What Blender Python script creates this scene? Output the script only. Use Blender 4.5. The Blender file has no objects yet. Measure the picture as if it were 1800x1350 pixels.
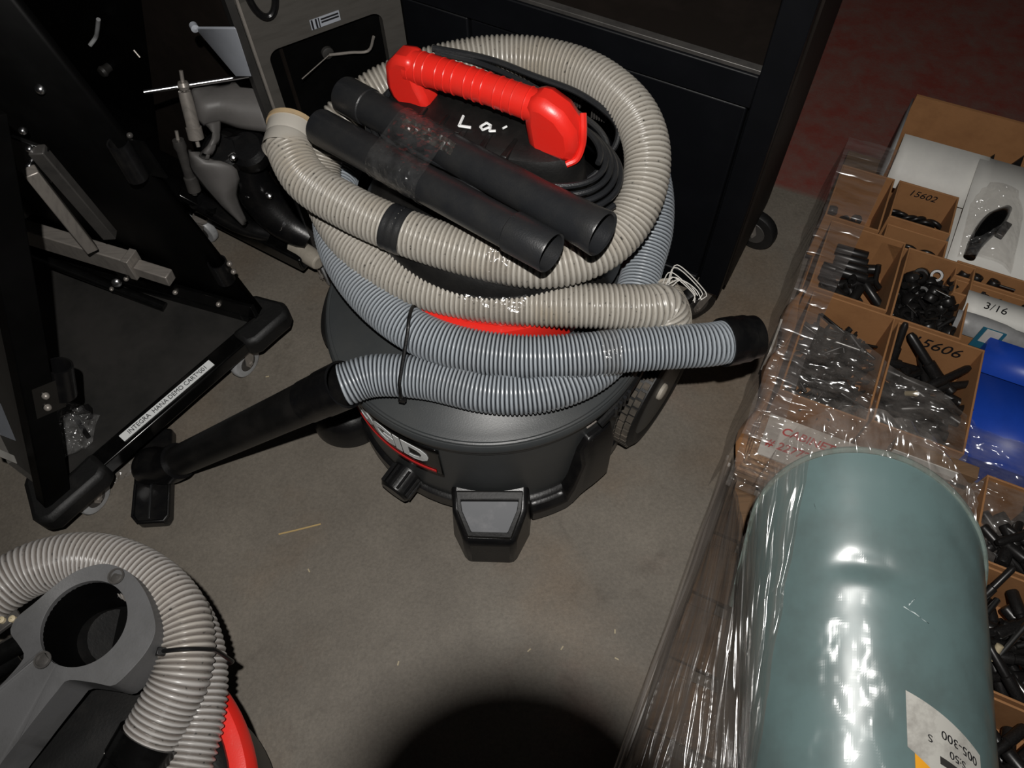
import bpy, bmesh, math, random
from mathutils import Vector, Matrix

random.seed(7)
C = bpy.context.scene.collection
V = Vector
PI = math.pi

# ------------------------------------------------------------------ camera, flash, world, exposure
CAM = V((0.0, 0.0, 1.34))
RIGHT = V((0.999323, -0.031668, -0.018715))
UP = V((0.036785, 0.860317, 0.508430))
FWD = V((0.0, 0.508774, -0.860900))
cd = bpy.data.cameras.new('camera')
cd.sensor_width = 36.0
cd.lens = 27.6
cd.clip_start = 0.01
cam = bpy.data.objects.new('camera', cd)
cam.matrix_world = Matrix(((RIGHT.x, UP.x, -FWD.x, CAM.x), (RIGHT.y, UP.y, -FWD.y, CAM.y),
                           (RIGHT.z, UP.z, -FWD.z, CAM.z), (0, 0, 0, 1)))
C.objects.link(cam)
bpy.context.scene.camera = cam

world = bpy.data.worlds.new('world')
bpy.context.scene.world = world
world.use_nodes = True
world.node_tree.nodes['Background'].inputs[0].default_value = (0.9, 0.95, 1.0, 1)
world.node_tree.nodes['Background'].inputs[1].default_value = 0.004

# the one light of the photograph: the flash above a long lens
ld = bpy.data.lights.new('flash', 'AREA')
ld.shape = 'DISK'
ld.size = 0.016
ld.energy = 17.5
ld.color = (1.0, 0.97, 0.93)
flash = bpy.data.objects.new('flash', ld)
FL = CAM + UP * 0.092 - FWD * 0.160
flash.matrix_world = Matrix(((RIGHT.x, UP.x, -FWD.x, FL.x), (RIGHT.y, UP.y, -FWD.y, FL.y),
                             (RIGHT.z, UP.z, -FWD.z, FL.z), (0, 0, 0, 1)))
C.objects.link(flash)

vs = bpy.context.scene.view_settings
vs.view_transform = 'Standard'
vs.look = 'None'
vs.gamma = 1.0
vs.use_curve_mapping = False
vs.exposure = 0.0


# ------------------------------------------------------------------ materials
def hexlin(h):
    h = h.lstrip('#')
    out = []
    for i in (0, 2, 4):
        c = int(h[i:i + 2], 16) / 255
        out.append(c / 12.92 if c <= 0.04045 else ((c + 0.055) / 1.055) ** 2.4)
    return tuple(out) + (1.0,)


def as_col(c):
    if isinstance(c, str):
        return hexlin(c)
    return tuple(c) + (1.0,) if len(c) == 3 else tuple(c)


def mat(name, col, rough=0.5, metal=0.0, col2=None, scale=20.0, lo=0.45, hi=0.7, bump=0.0, bscale=None,
        spec=0.5, coat=0.0, detail=5.0, stretch=None):
    m = bpy.data.materials.new(name)
    m.use_nodes = True
    nt = m.node_tree
    b = nt.nodes['Principled BSDF']
    b.inputs['Base Color'].default_value = as_col(col)
    b.inputs['Roughness'].default_value = rough
    b.inputs['Metallic'].default_value = metal
    b.inputs['Specular IOR Level'].default_value = spec
    b.inputs['Coat Weight'].default_value = coat
    tc = nt.nodes.new('ShaderNodeTexCoord')
    src = tc.outputs['Object']
    if stretch:
        mp = nt.nodes.new('ShaderNodeMapping')
        mp.inputs['Scale'].default_value = stretch
        nt.links.new(src, mp.inputs['Vector'])
        src = mp.outputs['Vector']
    if col2 is not None:
        n = nt.nodes.new('ShaderNodeTexNoise')
        n.inputs['Scale'].default_value = scale
        n.inputs['Detail'].default_value = detail
        n.inputs['Roughness'].default_value = 0.65
        nt.links.new(src, n.inputs['Vector'])
        r = nt.nodes.new('ShaderNodeValToRGB')
        r.color_ramp.elements[0].position = lo
        r.color_ramp.elements[1].position = hi
        r.color_ramp.elements[0].color = as_col(col)
        r.color_ramp.elements[1].color = as_col(col2)
        nt.links.new(n.outputs['Fac'], r.inputs['Fac'])
        nt.links.new(r.outputs['Color'], b.inputs['Base Color'])
    if bump > 0:
        n2 = nt.nodes.new('ShaderNodeTexNoise')
        n2.inputs['Scale'].default_value = bscale or scale * 4
        n2.inputs['Detail'].default_value = 4
        nt.links.new(src, n2.inputs['Vector'])
        bp = nt.nodes.new('ShaderNodeBump')
        bp.inputs['Strength'].default_value = bump
        bp.inputs['Distance'].default_value = 0.002
        nt.links.new(n2.outputs['Fac'], bp.inputs['Height'])
        nt.links.new(bp.outputs['Normal'], b.inputs['Normal'])
    return m


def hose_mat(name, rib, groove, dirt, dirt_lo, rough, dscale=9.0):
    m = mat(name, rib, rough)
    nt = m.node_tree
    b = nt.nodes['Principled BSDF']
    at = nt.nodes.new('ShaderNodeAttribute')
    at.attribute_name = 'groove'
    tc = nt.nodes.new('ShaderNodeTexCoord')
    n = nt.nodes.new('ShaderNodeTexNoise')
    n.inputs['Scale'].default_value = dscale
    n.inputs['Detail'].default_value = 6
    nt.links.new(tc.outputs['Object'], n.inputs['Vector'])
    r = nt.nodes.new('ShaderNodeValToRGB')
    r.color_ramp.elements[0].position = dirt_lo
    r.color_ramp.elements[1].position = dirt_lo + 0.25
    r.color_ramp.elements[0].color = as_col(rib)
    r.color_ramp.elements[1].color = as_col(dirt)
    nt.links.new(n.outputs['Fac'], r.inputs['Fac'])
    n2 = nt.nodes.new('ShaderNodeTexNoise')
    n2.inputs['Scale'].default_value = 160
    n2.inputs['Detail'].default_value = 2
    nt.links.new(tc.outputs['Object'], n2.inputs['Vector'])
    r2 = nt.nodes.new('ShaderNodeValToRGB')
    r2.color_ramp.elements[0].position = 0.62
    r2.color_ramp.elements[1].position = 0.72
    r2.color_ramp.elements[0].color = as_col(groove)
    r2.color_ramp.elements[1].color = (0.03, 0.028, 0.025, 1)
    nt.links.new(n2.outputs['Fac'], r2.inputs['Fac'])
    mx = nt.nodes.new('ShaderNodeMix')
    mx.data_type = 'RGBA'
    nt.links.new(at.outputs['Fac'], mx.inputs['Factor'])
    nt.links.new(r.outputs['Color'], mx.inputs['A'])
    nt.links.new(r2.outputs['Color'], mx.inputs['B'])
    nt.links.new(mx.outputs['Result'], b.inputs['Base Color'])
    return m


def film_mat(name, gloss=0.25, haze=0.08, tint=(0.8, 0.78, 0.76), scale=30.0, stretch=(1, 1, 1), rough=0.12, bump=0.6,
             dist=0.004, uv=False, lo=0.35, hi=0.75, bscale=None):
    m = bpy.data.materials.new(name)
    m.use_nodes = True
    nt = m.node_tree
    nt.nodes.remove(nt.nodes['Principled BSDF'])
    out = nt.nodes['Material Output']
    tc = nt.nodes.new('ShaderNodeTexCoord')
    mp = nt.nodes.new('ShaderNodeMapping')
    mp.inputs['Scale'].default_value = stretch
    if uv:
        sh = nt.nodes.new('ShaderNodeAttribute')
        sh.attribute_name = 'sheet'
        nt.links.new(sh.outputs['Vector'], mp.inputs['Vector'])
    else:
        nt.links.new(tc.outputs['Object'], mp.inputs['Vector'])
    n = nt.nodes.new('ShaderNodeTexNoise')
    n.inputs['Scale'].default_value = scale
    n.inputs['Detail'].default_value = 6
    n.inputs['Roughness'].default_value = 0.6
    nt.links.new(mp.outputs['Vector'], n.inputs['Vector'])
    bp = nt.nodes.new('ShaderNodeBump')
    bp.inputs['Strength'].default_value = bump
    bp.inputs['Distance'].default_value = dist
    nb = nt.nodes.new('ShaderNodeTexNoise')
    nb.inputs['Scale'].default_value = bscale or scale
    nb.inputs['Detail'].default_value = 1.0
    nb.inputs['Roughness'].default_value = 0.35
    nt.links.new(mp.outputs['Vector'], nb.inputs['Vector'])
    nt.links.new(nb.outputs['Fac'], bp.inputs['Height'])
    tr = nt.nodes.new('ShaderNodeBsdfTransparent')
    tr.inputs['Color'].default_value = (0.97, 0.96, 0.95, 1)
    gl = nt.nodes.new('ShaderNodeBsdfGlossy')
    gl.inputs['Roughness'].default_value = rough
    gl.inputs['Color'].default_value = (1, 1, 1, 1)
    nt.links.new(bp.outputs['Normal'], gl.inputs['Normal'])
    df = nt.nodes.new('ShaderNodeBsdfDiffuse')
    df.inputs['Color'].default_value = as_col(tint)
    r = nt.nodes.new('ShaderNodeMapRange')
    r.inputs['From Min'].default_value = lo
    r.inputs['From Max'].default_value = hi
    r.inputs['To Min'].default_value = haze * 0.3
    r.inputs['To Max'].default_value = haze * 2.0
    nt.links.new(n.outputs['Fac'], r.inputs['Value'])
    m1 = nt.nodes.new('ShaderNodeMixShader')
    nt.links.new(r.outputs['Result'], m1.inputs['Fac'])
    nt.links.new(tr.outputs['BSDF'], m1.inputs[1])
    nt.links.new(df.outputs['BSDF'], m1.inputs[2])
    lw = nt.nodes.new('ShaderNodeLayerWeight')
    lw.inputs['Blend'].default_value = 0.5
    pw = nt.nodes.new('ShaderNodeMath')
    pw.operation = 'POWER'
    pw.inputs[1].default_value = 4.0
    nt.links.new(lw.outputs['Facing'], pw.inputs[0])
    ad = nt.nodes.new('ShaderNodeMath')
    ad.operation = 'MULTIPLY_ADD'
    ad.inputs[1].default_value = 0.3
    ad.inputs[2].default_value = 0.035 * gloss
    nt.links.new(pw.outputs[0], ad.inputs[0])
    m2 = nt.nodes.new('ShaderNodeMixShader')
    nt.links.new(ad.outputs['Value'], m2.inputs['Fac'])
    nt.links.new(m1.outputs['Shader'], m2.inputs[1])
    nt.links.new(gl.outputs['BSDF'], m2.inputs[2])
    nt.links.new(m2.outputs['Shader'], out.inputs['Surface'])
    return m


def floor_mat():
    m = mat('concrete', (0.2, 0.185, 0.165), 0.62, bump=0.25, bscale=180)
    nt = m.node_tree
    b = nt.nodes['Principled BSDF']
    tc = nt.nodes.new('ShaderNodeTexCoord')

    def noise(scale, detail=6, rough=0.6, dist=0.0):
        n = nt.nodes.new('ShaderNodeTexNoise')
        n.inputs['Scale'].default_value = scale
        n.inputs['Detail'].default_value = detail
        n.inputs['Roughness'].default_value = rough
        n.inputs['Distortion'].default_value = dist
        nt.links.new(tc.outputs['Object'], n.inputs['Vector'])
        return n.outputs['Fac']

    def ramp(f, a, bb, ca, cb):
        r = nt.nodes.new('ShaderNodeValToRGB')
        r.color_ramp.elements[0].position = a
        r.color_ramp.elements[1].position = bb
        r.color_ramp.elements[0].color = as_col(ca)
        r.color_ramp.elements[1].color = as_col(cb)
        nt.links.new(f, r.inputs['Fac'])
        return r.outputs['Color']

    def mixc(f, a, bb, mode='MIX'):
        x = nt.nodes.new('ShaderNodeMix')
        x.data_type = 'RGBA'
        x.blend_type = mode
        if isinstance(f, float):
            x.inputs['Factor'].default_value = f
        else:
            nt.links.new(f, x.inputs['Factor'])
        nt.links.new(a, x.inputs['A'])
        nt.links.new(bb, x.inputs['B'])
        return x.outputs['Result']

    base = ramp(noise(5, 8), 0.3, 0.72, (0.134, 0.117, 0.096), (0.200, 0.177, 0.146))
    warm = ramp(noise(3.1, 5, 0.55), 0.5, 0.72, (1, 1, 1), (1.04, 0.90, 0.78))
    base = mixc(1.0, base, warm, 'MULTIPLY')
    stain = ramp(noise(9, 4, 0.7, 0.6), 0.58, 0.75, (1, 1, 1), (0.74, 0.72, 0.71))
    base = mixc(1.0, base, stain, 'MULTIPLY')
    fine = ramp(noise(190, 4, 0.7), 0.3, 0.7, (0.82, 0.82, 0.82), (1.15, 1.15, 1.15))
    base = mixc(1.0, base, fine, 'MULTIPLY')
    # worn red paint on the far bay of the floor
    red = ramp(noise(16, 7, 0.7), 0.36, 0.7, (0.20, 0.045, 0.034), (0.17, 0.105, 0.088))
    sep = nt.nodes.new('ShaderNodeSeparateXYZ')
    nt.links.new(tc.outputs['Object'], sep.inputs['Vector'])
    k = nt.nodes.new('ShaderNodeMath')
    k.operation = 'MULTIPLY'
    k.inputs[1].default_value = 0.53
    nt.links.new(sep.outputs['X'], k.inputs[0])
    s = nt.nodes.new('ShaderNodeMath')
    s.operation = 'ADD'
    nt.links.new(k.outputs[0], s.inputs[0])
    nt.links.new(sep.outputs['Y'], s.inputs[1])
    mr = nt.nodes.new('ShaderNodeMapRange')
    mr.inputs['From Min'].default_value = 0.622
    mr.inputs['From Max'].default_value = 0.642
    nt.links.new(s.outputs[0], mr.inputs['Value'])
    col = mixc(mr.outputs['Result'], base, red)
    # reddish rubbed-off marks
    rub = ramp(noise(2.3, 5), 0.57, 0.72, (1, 1, 1), (1.08, 0.86, 0.84))
    col = mixc(1.0, col, rub, 'MULTIPLY')
    nt.links.new(col, b.inputs['Base Color'])
    return m


M = {}
M['floor'] = floor_mat()
M['black'] = mat('black_plastic', (0.0045, 0.0045, 0.005), 0.34, col2=(0.010, 0.0095, 0.009), scale=30, bump=0.12, bscale=260)
M['black_dusty'] = mat('dusty_black_plastic', (0.005, 0.005, 0.005), 0.42, col2=(0.014, 0.013, 0.012), scale=18, lo=0.45, hi=0.8, bump=0.1, bscale=300)
M['black_gloss'] = mat('black_paint', (0.0025, 0.0025, 0.0025), 0.2, col2=(0.005, 0.005, 0.005), scale=40)
M['black_matt'] = mat('black_board', (0.0016, 0.0016, 0.0016), 0.5, col2=(0.003, 0.003, 0.003), scale=12, spec=0.08)
M['rubber'] = mat('black_rubber', (0.006, 0.006, 0.006), 0.55, col2=(0.018, 0.017, 0.016), scale=25, lo=0.5, hi=0.85, bump=0.2, bscale=200)
M['tyre'] = mat('dusty_tyre', (0.055, 0.048, 0.039), 0.85, col2=(0.12, 0.10, 0.078), scale=35, lo=0.4, hi=0.75)
M['tube'] = mat('charcoal_tube', (0.015, 0.016, 0.018), 0.36, col2=(0.024, 0.024, 0.024), scale=14, bump=0.15, bscale=500)
M['drum'] = mat('charcoal_drum', (0.040, 0.044, 0.046), 0.42, col2=(0.050, 0.053, 0.053), scale=9, bump=0.06, bscale=420)
M['grey'] = mat('grey_plastic', (0.098, 0.098, 0.10), 0.5, col2=(0.075, 0.075, 0.075), scale=14, bump=0.1, bscale=350)
M['pad'] = mat('worn_grey_pad', (0.115, 0.12, 0.13), 0.5, col2=(0.20, 0.20, 0.21), scale=22, lo=0.5, hi=0.8)
M['shell'] = mat('grey_shell', (0.115, 0.109, 0.105), 0.5, col2=(0.088, 0.084, 0.08), scale=12)
M['red'] = mat('red_plastic', (0.75, 0.022, 0.014), 0.34, col2=(0.66, 0.03, 0.02), scale=12, bump=0.06, bscale=500)
M['red_line'] = mat('red_print', (0.5, 0.02, 0.02), 0.4)
M['white_print'] = mat('white_print', (0.85, 0.87, 0.87), 0.4)
M['black_print'] = mat('black_ink', (0.01, 0.01, 0.012), 0.5)
M['red_ink'] = mat('red_ink', (0.55, 0.03, 0.03), 0.5)
M['paper'] = mat('white_paper', (0.62, 0.60, 0.56), 0.5, col2=(0.5, 0.48, 0.44), scale=25)
M['sticker'] = mat('worn_sticker', (0.50, 0.49, 0.45), 0.5, col2=(0.24, 0.225, 0.205), scale=22, lo=0.48, hi=0.72)
M['orange'] = mat('orange_print', (0.8, 0.36, 0.02), 0.45)
M['chrome'] = mat('chrome', (0.75, 0.75, 0.77), 0.24, 1.0)
M['steel'] = mat('brushed_steel', (0.34, 0.31, 0.28), 0.38, 0.45, col2=(0.25, 0.23, 0.21), scale=30, stretch=(1, 8, 1))
M['steel_dull'] = mat('dull_steel', (0.085, 0.08, 0.075), 0.42, 0.35, col2=(0.055, 0.052, 0.05), scale=25)
M['castor'] = mat('pale_castor_tread', (0.42, 0.43, 0.44), 0.4, col2=(0.28, 0.28, 0.28), scale=30)
M['beige'] = mat('beige_rubber', (0.42, 0.38, 0.32), 0.6, col2=(0.30, 0.27, 0.22), scale=20)
M['panel'] = mat('grey_brown_panel', (0.075, 0.070, 0.063), 0.42, col2=(0.06, 0.056, 0.05), scale=16, stretch=(1, 1, 6))
M['plate'] = mat('dark_base_plate', (0.034, 0.032, 0.030), 0.5, col2=(0.017, 0.017, 0.016), scale=8, lo=0.4, hi=0.7)
M['cabinet'] = mat('black_cabinet_paint', (0.0026, 0.003, 0.0042), 0.5, col2=(0.004, 0.0045, 0.006), scale=10, spec=0.25)
M['cab_side'] = mat('dark_cabinet_side', (0.009, 0.0065, 0.005), 0.6, col2=(0.014, 0.010, 0.008), scale=12, spec=0.25)
M['bluegrey'] = mat('pale_blue_plastic', (0.34, 0.36, 0.40), 0.45, col2=(0.29, 0.31, 0.345), scale=14)
M['card'] = mat('cardboard', (0.33, 0.158, 0.062), 0.75, col2=(0.27, 0.125, 0.048), scale=16, bump=0.1, bscale=150)
M['card_edge'] = mat('cut_cardboard', (0.42, 0.25, 0.13), 0.8, col2=(0.22, 0.11, 0.05), scale=120, lo=0.4, hi=0.6)
M['card_white'] = mat('white_card', (0.68, 0.67, 0.63), 0.6, col2=(0.60, 0.59, 0.56), scale=10)
M['wood'] = mat('pallet_wood', (0.17, 0.098, 0.05), 0.75, col2=(0.10, 0.058, 0.03), scale=8, stretch=(1, 12, 6), bump=0.2)
M['blue'] = mat('blue_bin_plastic', (0.012, 0.06, 0.42), 0.4, col2=(0.01, 0.05, 0.35), scale=12)
M['teal_card'] = mat('teal_card', (0.02, 0.13, 0.20), 0.5)
M['tool'] = mat('blackened_steel', (0.010, 0.0095, 0.0095), 0.34, 0.2, col2=(0.024, 0.022, 0.021), scale=60)
M['tool_bright'] = mat('bright_steel', (0.45, 0.45, 0.44), 0.28, 1.0)
M['bone'] = mat('bone_plastic', (0.45, 0.38, 0.25), 0.5)
M['teal'] = mat('teal_paint', (0.122, 0.185, 0.185), 0.22, col2=(0.098, 0.136, 0.134), scale=7, lo=0.46, hi=0.72, bump=0.15, bscale=9)
nt_ = M['teal'].node_tree
b_ = nt_.nodes['Principled BSDF']
b_.inputs['Coat Weight'].default_value = 0.55
b_.inputs['Coat Roughness'].default_value = 0.24
b_.inputs['Roughness'].default_value = 0.35
at_ = nt_.nodes.new('ShaderNodeAttribute')
at_.attribute_name = 'wave'
bp_ = nt_.nodes.new('ShaderNodeBump')
bp_.inputs['Strength'].default_value = 1.0
bp_.inputs['Distance'].default_value = 1.0
nt_.links.new(at_.outputs['Fac'], bp_.inputs['Height'])
nt_.links.new(bp_.outputs['Normal'], b_.inputs['Coat Normal'])
M['teal_rim'] = mat('teal_rim_paint', (0.19, 0.24, 0.22), 0.3, col2=(0.13, 0.15, 0.13), scale=60)
M['scratch'] = mat('scratch', (0.55, 0.62, 0.62), 0.6)
M['straw'] = mat('dry_straw', (0.5, 0.36, 0.16), 0.7)
M['ring_end'] = mat('tan_hose_end', (0.45, 0.33, 0.19), 0.6, col2=(0.3, 0.24, 0.16), scale=40)
M['tape'] = film_mat('clear_tape', gloss=1.8, haze=0.03, scale=60, rough=0.2, bump=1.0, dist=0.008, tint=(0.5, 0.5, 0.5), bscale=90)
M['tape_fold'] = film_mat('crumpled_tape', gloss=6.0, haze=0.04, scale=60, rough=0.26, bump=0.4, dist=0.006, tint=(0.6, 0.55, 0.45), bscale=120)
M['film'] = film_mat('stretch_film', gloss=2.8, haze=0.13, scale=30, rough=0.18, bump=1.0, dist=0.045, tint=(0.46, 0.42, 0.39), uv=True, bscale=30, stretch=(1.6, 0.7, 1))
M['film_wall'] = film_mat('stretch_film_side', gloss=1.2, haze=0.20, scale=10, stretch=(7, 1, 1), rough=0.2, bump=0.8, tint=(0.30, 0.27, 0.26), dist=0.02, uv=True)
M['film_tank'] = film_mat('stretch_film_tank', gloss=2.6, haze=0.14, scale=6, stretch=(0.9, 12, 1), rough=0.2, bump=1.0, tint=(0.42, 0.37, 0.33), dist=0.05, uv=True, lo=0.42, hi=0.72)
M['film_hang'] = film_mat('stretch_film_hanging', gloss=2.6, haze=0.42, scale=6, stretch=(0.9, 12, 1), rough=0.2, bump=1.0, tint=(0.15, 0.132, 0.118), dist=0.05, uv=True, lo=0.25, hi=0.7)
M['bag'] = film_mat('poly_bag', gloss=2.4, haze=0.07, scale=60, rough=0.16, bump=1.0, tint=(0.7, 0.7, 0.7), dist=0.03)
M['glove'] = mat('grey_wax_paper', (0.30, 0.30, 0.30), 0.4, col2=(0.2, 0.2, 0.2), scale=18)
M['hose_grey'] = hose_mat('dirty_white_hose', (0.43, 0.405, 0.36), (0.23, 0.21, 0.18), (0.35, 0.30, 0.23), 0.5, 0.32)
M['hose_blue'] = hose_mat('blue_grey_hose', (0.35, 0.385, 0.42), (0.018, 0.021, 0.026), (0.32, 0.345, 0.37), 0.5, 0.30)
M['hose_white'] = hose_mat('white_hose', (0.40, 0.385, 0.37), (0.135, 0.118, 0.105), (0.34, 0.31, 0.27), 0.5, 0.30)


# ------------------------------------------------------------------ mesh builder
class MB:
    def __init__(self):
        self.v, self.f, self.g, self.uv = [], [], None, None

    def add(self, vs, fs):
        o = len(self.v)
        self.v += [V(p) for p in vs]
        self.f += [[i + o for i in f] for f in fs]
        return self

    def box(self, c, size, R=None):
        c = V(c)
        hx, hy, hz = size[0] / 2, size[1] / 2, size[2] / 2
        ps = []
        for x in (-hx, hx):
            for y in (-hy, hy):
                for z in (-hz, hz):
                    p = V((x, y, z))
                    ps.append(c + (R @ p if R else p))
        return self.add(ps, [(0, 1, 3, 2), (4, 6, 7, 5), (0, 4, 5, 1), (2, 3, 7, 6), (0, 2, 6, 4), (1, 5, 7, 3)])

    def bar(self, p0, p1, w, h, up=(0, 0, 1)):
        p0, p1 = V(p0), V(p1)
        d = (p1 - p0)
        L = d.length
        d.normalize()
        s = d.cross(V(up)).normalized()
        u = s.cross(d)
        R = Matrix((s, d, u)).transposed()
        return self.box((p0 + p1) / 2, (w, L, h), R)

    def tube(self, pts, r, seg=12, caps=True, closed=False):
        pts = [V(p) for p in pts]
        n = len(pts)
        if isinstance(r, (list, tuple)):
            rs = []
            for i in range(n):
                q = (len(r) - 1) * i / (n - 1)
                j = min(int(q), len(r) - 2)
                rs.append(r[j] + (r[j + 1] - r[j]) * (q - j))
        else:
            rs = [r] * n
        fr = frames(pts, closed)
        vs, fs = [], []
        for p, (t, a, b), rr in zip(pts, fr, rs):
            for k in range(seg):
                th = 2 * PI * k / seg
                vs.append(p + (a * math.cos(th) + b * math.sin(th)) * rr)
        m = n if closed else n - 1
        for i in range(m):
            j = (i + 1) % n
            for k in range(seg):
                k2 = (k + 1) % seg
                fs.append((i * seg + k, i * seg + k2, j * seg + k2, j * seg + k))
        if caps and not closed:
            fs.append(tuple(range(seg - 1, -1, -1)))
            fs.append(tuple((n - 1) * seg + k for k in range(seg)))
        return self.add(vs, fs)

    def pipe(self, p0, p1, prof, seg=32):
        """lathe along an axis from p0 to p1; prof = [(distance, radius)], open ended profile"""
        p0, p1 = V(p0), V(p1)
        d = (p1 - p0).normalized()
        a = d.cross(V((0, 0, 1)))
        if a.length < 1e-4:
            a = d.cross(V((1, 0, 0)))
        a.normalize()
        b = d.cross(a)
        vs, fs = [], []
        for (t, r) in prof:
            for k in range(seg):
                th = 2 * PI * k / seg
                vs.append(p0 + d * t + (a * math.cos(th) + b * math.sin(th)) * r)
        for i in range(len(prof) - 1):
            for k in range(seg):
                k2 = (k + 1) % seg
                fs.append((i * seg + k, i * seg + k2, (i + 1) * seg + k2, (i + 1) * seg + k))
        return self.add(vs, fs)

    def lathe(self, prof, o, seg=64, sx=1.0, sy=1.0, rot=0.0):
        o = V(o)
        vs, fs = [], []
        for (r, z) in prof:
            for k in range(seg):
                th = 2 * PI * k / seg
                x, y = r * sx * math.cos(th), r * sy * math.sin(th)
                vs.append(o + V((x * math.cos(rot) - y * math.sin(rot), x * math.sin(rot) + y * math.cos(rot), z)))
        for i in range(len(prof) - 1):
            for k in range(seg):
                k2 = (k + 1) % seg
                fs.append((i * seg + k, i * seg + k2, (i + 1) * seg + k2, (i + 1) * seg + k))
        if prof[0][0] > 1e-4:
            fs.append(tuple(range(seg - 1, -1, -1)))
        if prof[-1][0] > 1e-4:
            fs.append(tuple((len(prof) - 1) * seg + k for k in range(seg)))
        return self.add(vs, fs)

    def prism(self, pts, off):
        """pts: world-space planar polygon, extruded by off"""
        n = len(pts)
        off = V(off)
        vs = [V(p) for p in pts] + [V(p) + off for p in pts]
        fs = [tuple(range(n - 1, -1, -1)), tuple(range(n, 2 * n))]
        for i in range(n):
            j = (i + 1) % n
            fs.append((i, j, n + j, n + i))
        return self.add(vs, fs)

    def ringprism(self, outer, inner, off):
        n = len(outer)
        off = V(off)
        vs = [V(p) for p in outer] + [V(p) for p in inner] + [V(p) + off for p in outer] + [V(p) + off for p in inner]
        fs = []
        for i in range(n):
            j = (i + 1) % n
            fs += [(i, n + i, n + j, j), (2 * n + i, 2 * n + j, 3 * n + j, 3 * n + i), (i, j, 2 * n + j, 2 * n + i),
                   (n + i, 3 * n + i, 3 * n + j, n + j)]
        return self.add(vs, fs)

    def grid(self, rows):
        n, m = len(rows), len(rows[0])
        vs = [p for r in rows for p in r]
        cu, cv = [0.0], [0.0]
        for i in range(1, n):
            cu.append(cu[-1] + (rows[i][m // 2] - rows[i - 1][m // 2]).length)
        for j in range(1, m):
            cv.append(cv[-1] + (rows[n // 2][j] - rows[n // 2][j - 1]).length)
        self.uv = (self.uv or []) + [c for i in range(n) for j in range(m) for c in (cu[i], cv[j], 0.0)]
        fs = [(i * m + j, i * m + j + 1, (i + 1) * m + j + 1, (i + 1) * m + j) for i in range(n - 1) for j in range(m - 1)]
        return self.add(vs, fs)

    def mesh(self, name, mt, origin, sharp=35):
        me = bpy.data.meshes.new(name)
        me.from_pydata([tuple(p - origin) for p in self.v], [], self.f)
        me.update()
        bm = bmesh.new()
        bm.from_mesh(me)
        bmesh.ops.recalc_face_normals(bm, faces=bm.faces)
        bm.to_mesh(me)
        bm.free()
        if self.g:
            at = me.attributes.new('groove', 'FLOAT', 'POINT')
            at.data.foreach_set('value', self.g)
        if self.uv and len(self.uv) == 3 * len(me.vertices):
            me.attributes.new('sheet', 'FLOAT_VECTOR', 'POINT').data.foreach_set('vector', self.uv)
        for p in me.polygons:
            p.use_smooth = True
        me.set_sharp_from_angle(angle=math.radians(sharp))
        me.materials.append(mt)
        return me


def frames(pts, closed=False):
    n = len(pts)
    T = []
    for i in range(n):
        if closed:
            t = pts[(i + 1) % n] - pts[i - 1]
        else:
            t = pts[min(i + 1, n - 1)] - pts[max(i - 1, 0)]
        T.append(t.normalized() if t.length > 1e-9 else V((0, 0, 1)))
    a = T[0].cross(V((0, 0, 1)))
    if a.length < 1e-3:
        a = T[0].cross(V((1, 0, 0)))
    a.normalize()
    out = []
    for t in T:
        a = (a - t * a.dot(t)).normalized()
        out.append((t, a.copy(), t.cross(a)))
    return out


def spline(pts, step, closed=False):
    pts = [V(p) for p in pts]
    n = len(pts)
    dense = []
    rng = range(n) if closed else range(n - 1)
    for i in rng:
        if closed:
            p0, p1, p2, p3 = pts[i - 1], pts[i], pts[(i + 1) % n], pts[(i + 2) % n]
        else:
            p1, p2 = pts[i], pts[i + 1]
            p0 = pts[i - 1] if i else p1 * 2 - p2
            p3 = pts[i + 2] if i + 2 < n else p2 * 2 - p1
        for k in range(24):
            t = k / 24
            dense.append(0.5 * ((2 * p1) + (p2 - p0) * t + (2 * p0 - 5 * p1 + 4 * p2 - p3) * t * t
                                + (3 * p1 - p0 - 3 * p2 + p3) * t ** 3))
    dense.append(pts[0].copy() if closed else pts[-1].copy())
    # even arc length
    L = [0.0]
    for a, b in zip(dense, dense[1:]):
        L.append(L[-1] + (b - a).length)
    N = max(2, int(round(L[-1] / step)))
    out, j = [], 0
    for i in range(N + (0 if closed else 1)):
        s = L[-1] * i / N
        while j < len(L) - 2 and L[j + 1] < s:
            j += 1
        d = L[j + 1] - L[j]
        out.append(dense[j].lerp(dense[j + 1], (s - L[j]) / d if d > 0 else 0))
    return out


def hose_mb(pts, R, pitch=0.0066, depth=0.0038, seg=24, sub=6, power=2.0):
    P_ = spline(pts, pitch / sub)
    fr = frames(P_)
    m = MB()
    vs, fs, g = [], [], []
    for i, (p, (t, a, b)) in enumerate(zip(P_, fr)):
        for k in range(seg):
            th = 2 * PI * k / seg
            ph = i / sub - k / seg
            w = (0.5 + 0.5 * math.cos(2 * PI * ph)) ** power
            vs.append(p + (a * math.cos(th) + b * math.sin(th)) * (R - depth * w))
            g.append(min(1.0, w * 1.25))
    n = len(P_)
    for i in range(n - 1):
        for k in range(seg):
            k2 = (k + 1) % seg
            fs.append((i * seg + k, i * seg + k2, (i + 1) * seg + k2, (i + 1) * seg + k))
    m.add(vs, fs)
    m.g = g
    return m, P_


# ------------------------------------------------------------------ object helpers
ROOT = {}


def tag(o, label=None, cat=None, group=None, kind=None):
    if label:
        o['label'] = label
    if cat:
        o['category'] = cat
    if group:
        o['group'] = group
    if kind:
        o['kind'] = kind
    return o


def thing(name, label, cat, loc, group=None):
    o = bpy.data.objects.new(name, None)
    o.empty_display_size = 0.05
    o.location = V(loc)
    C.objects.link(o)
    ROOT[o] = V(loc)
    return tag(o, label, cat, group)


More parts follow.
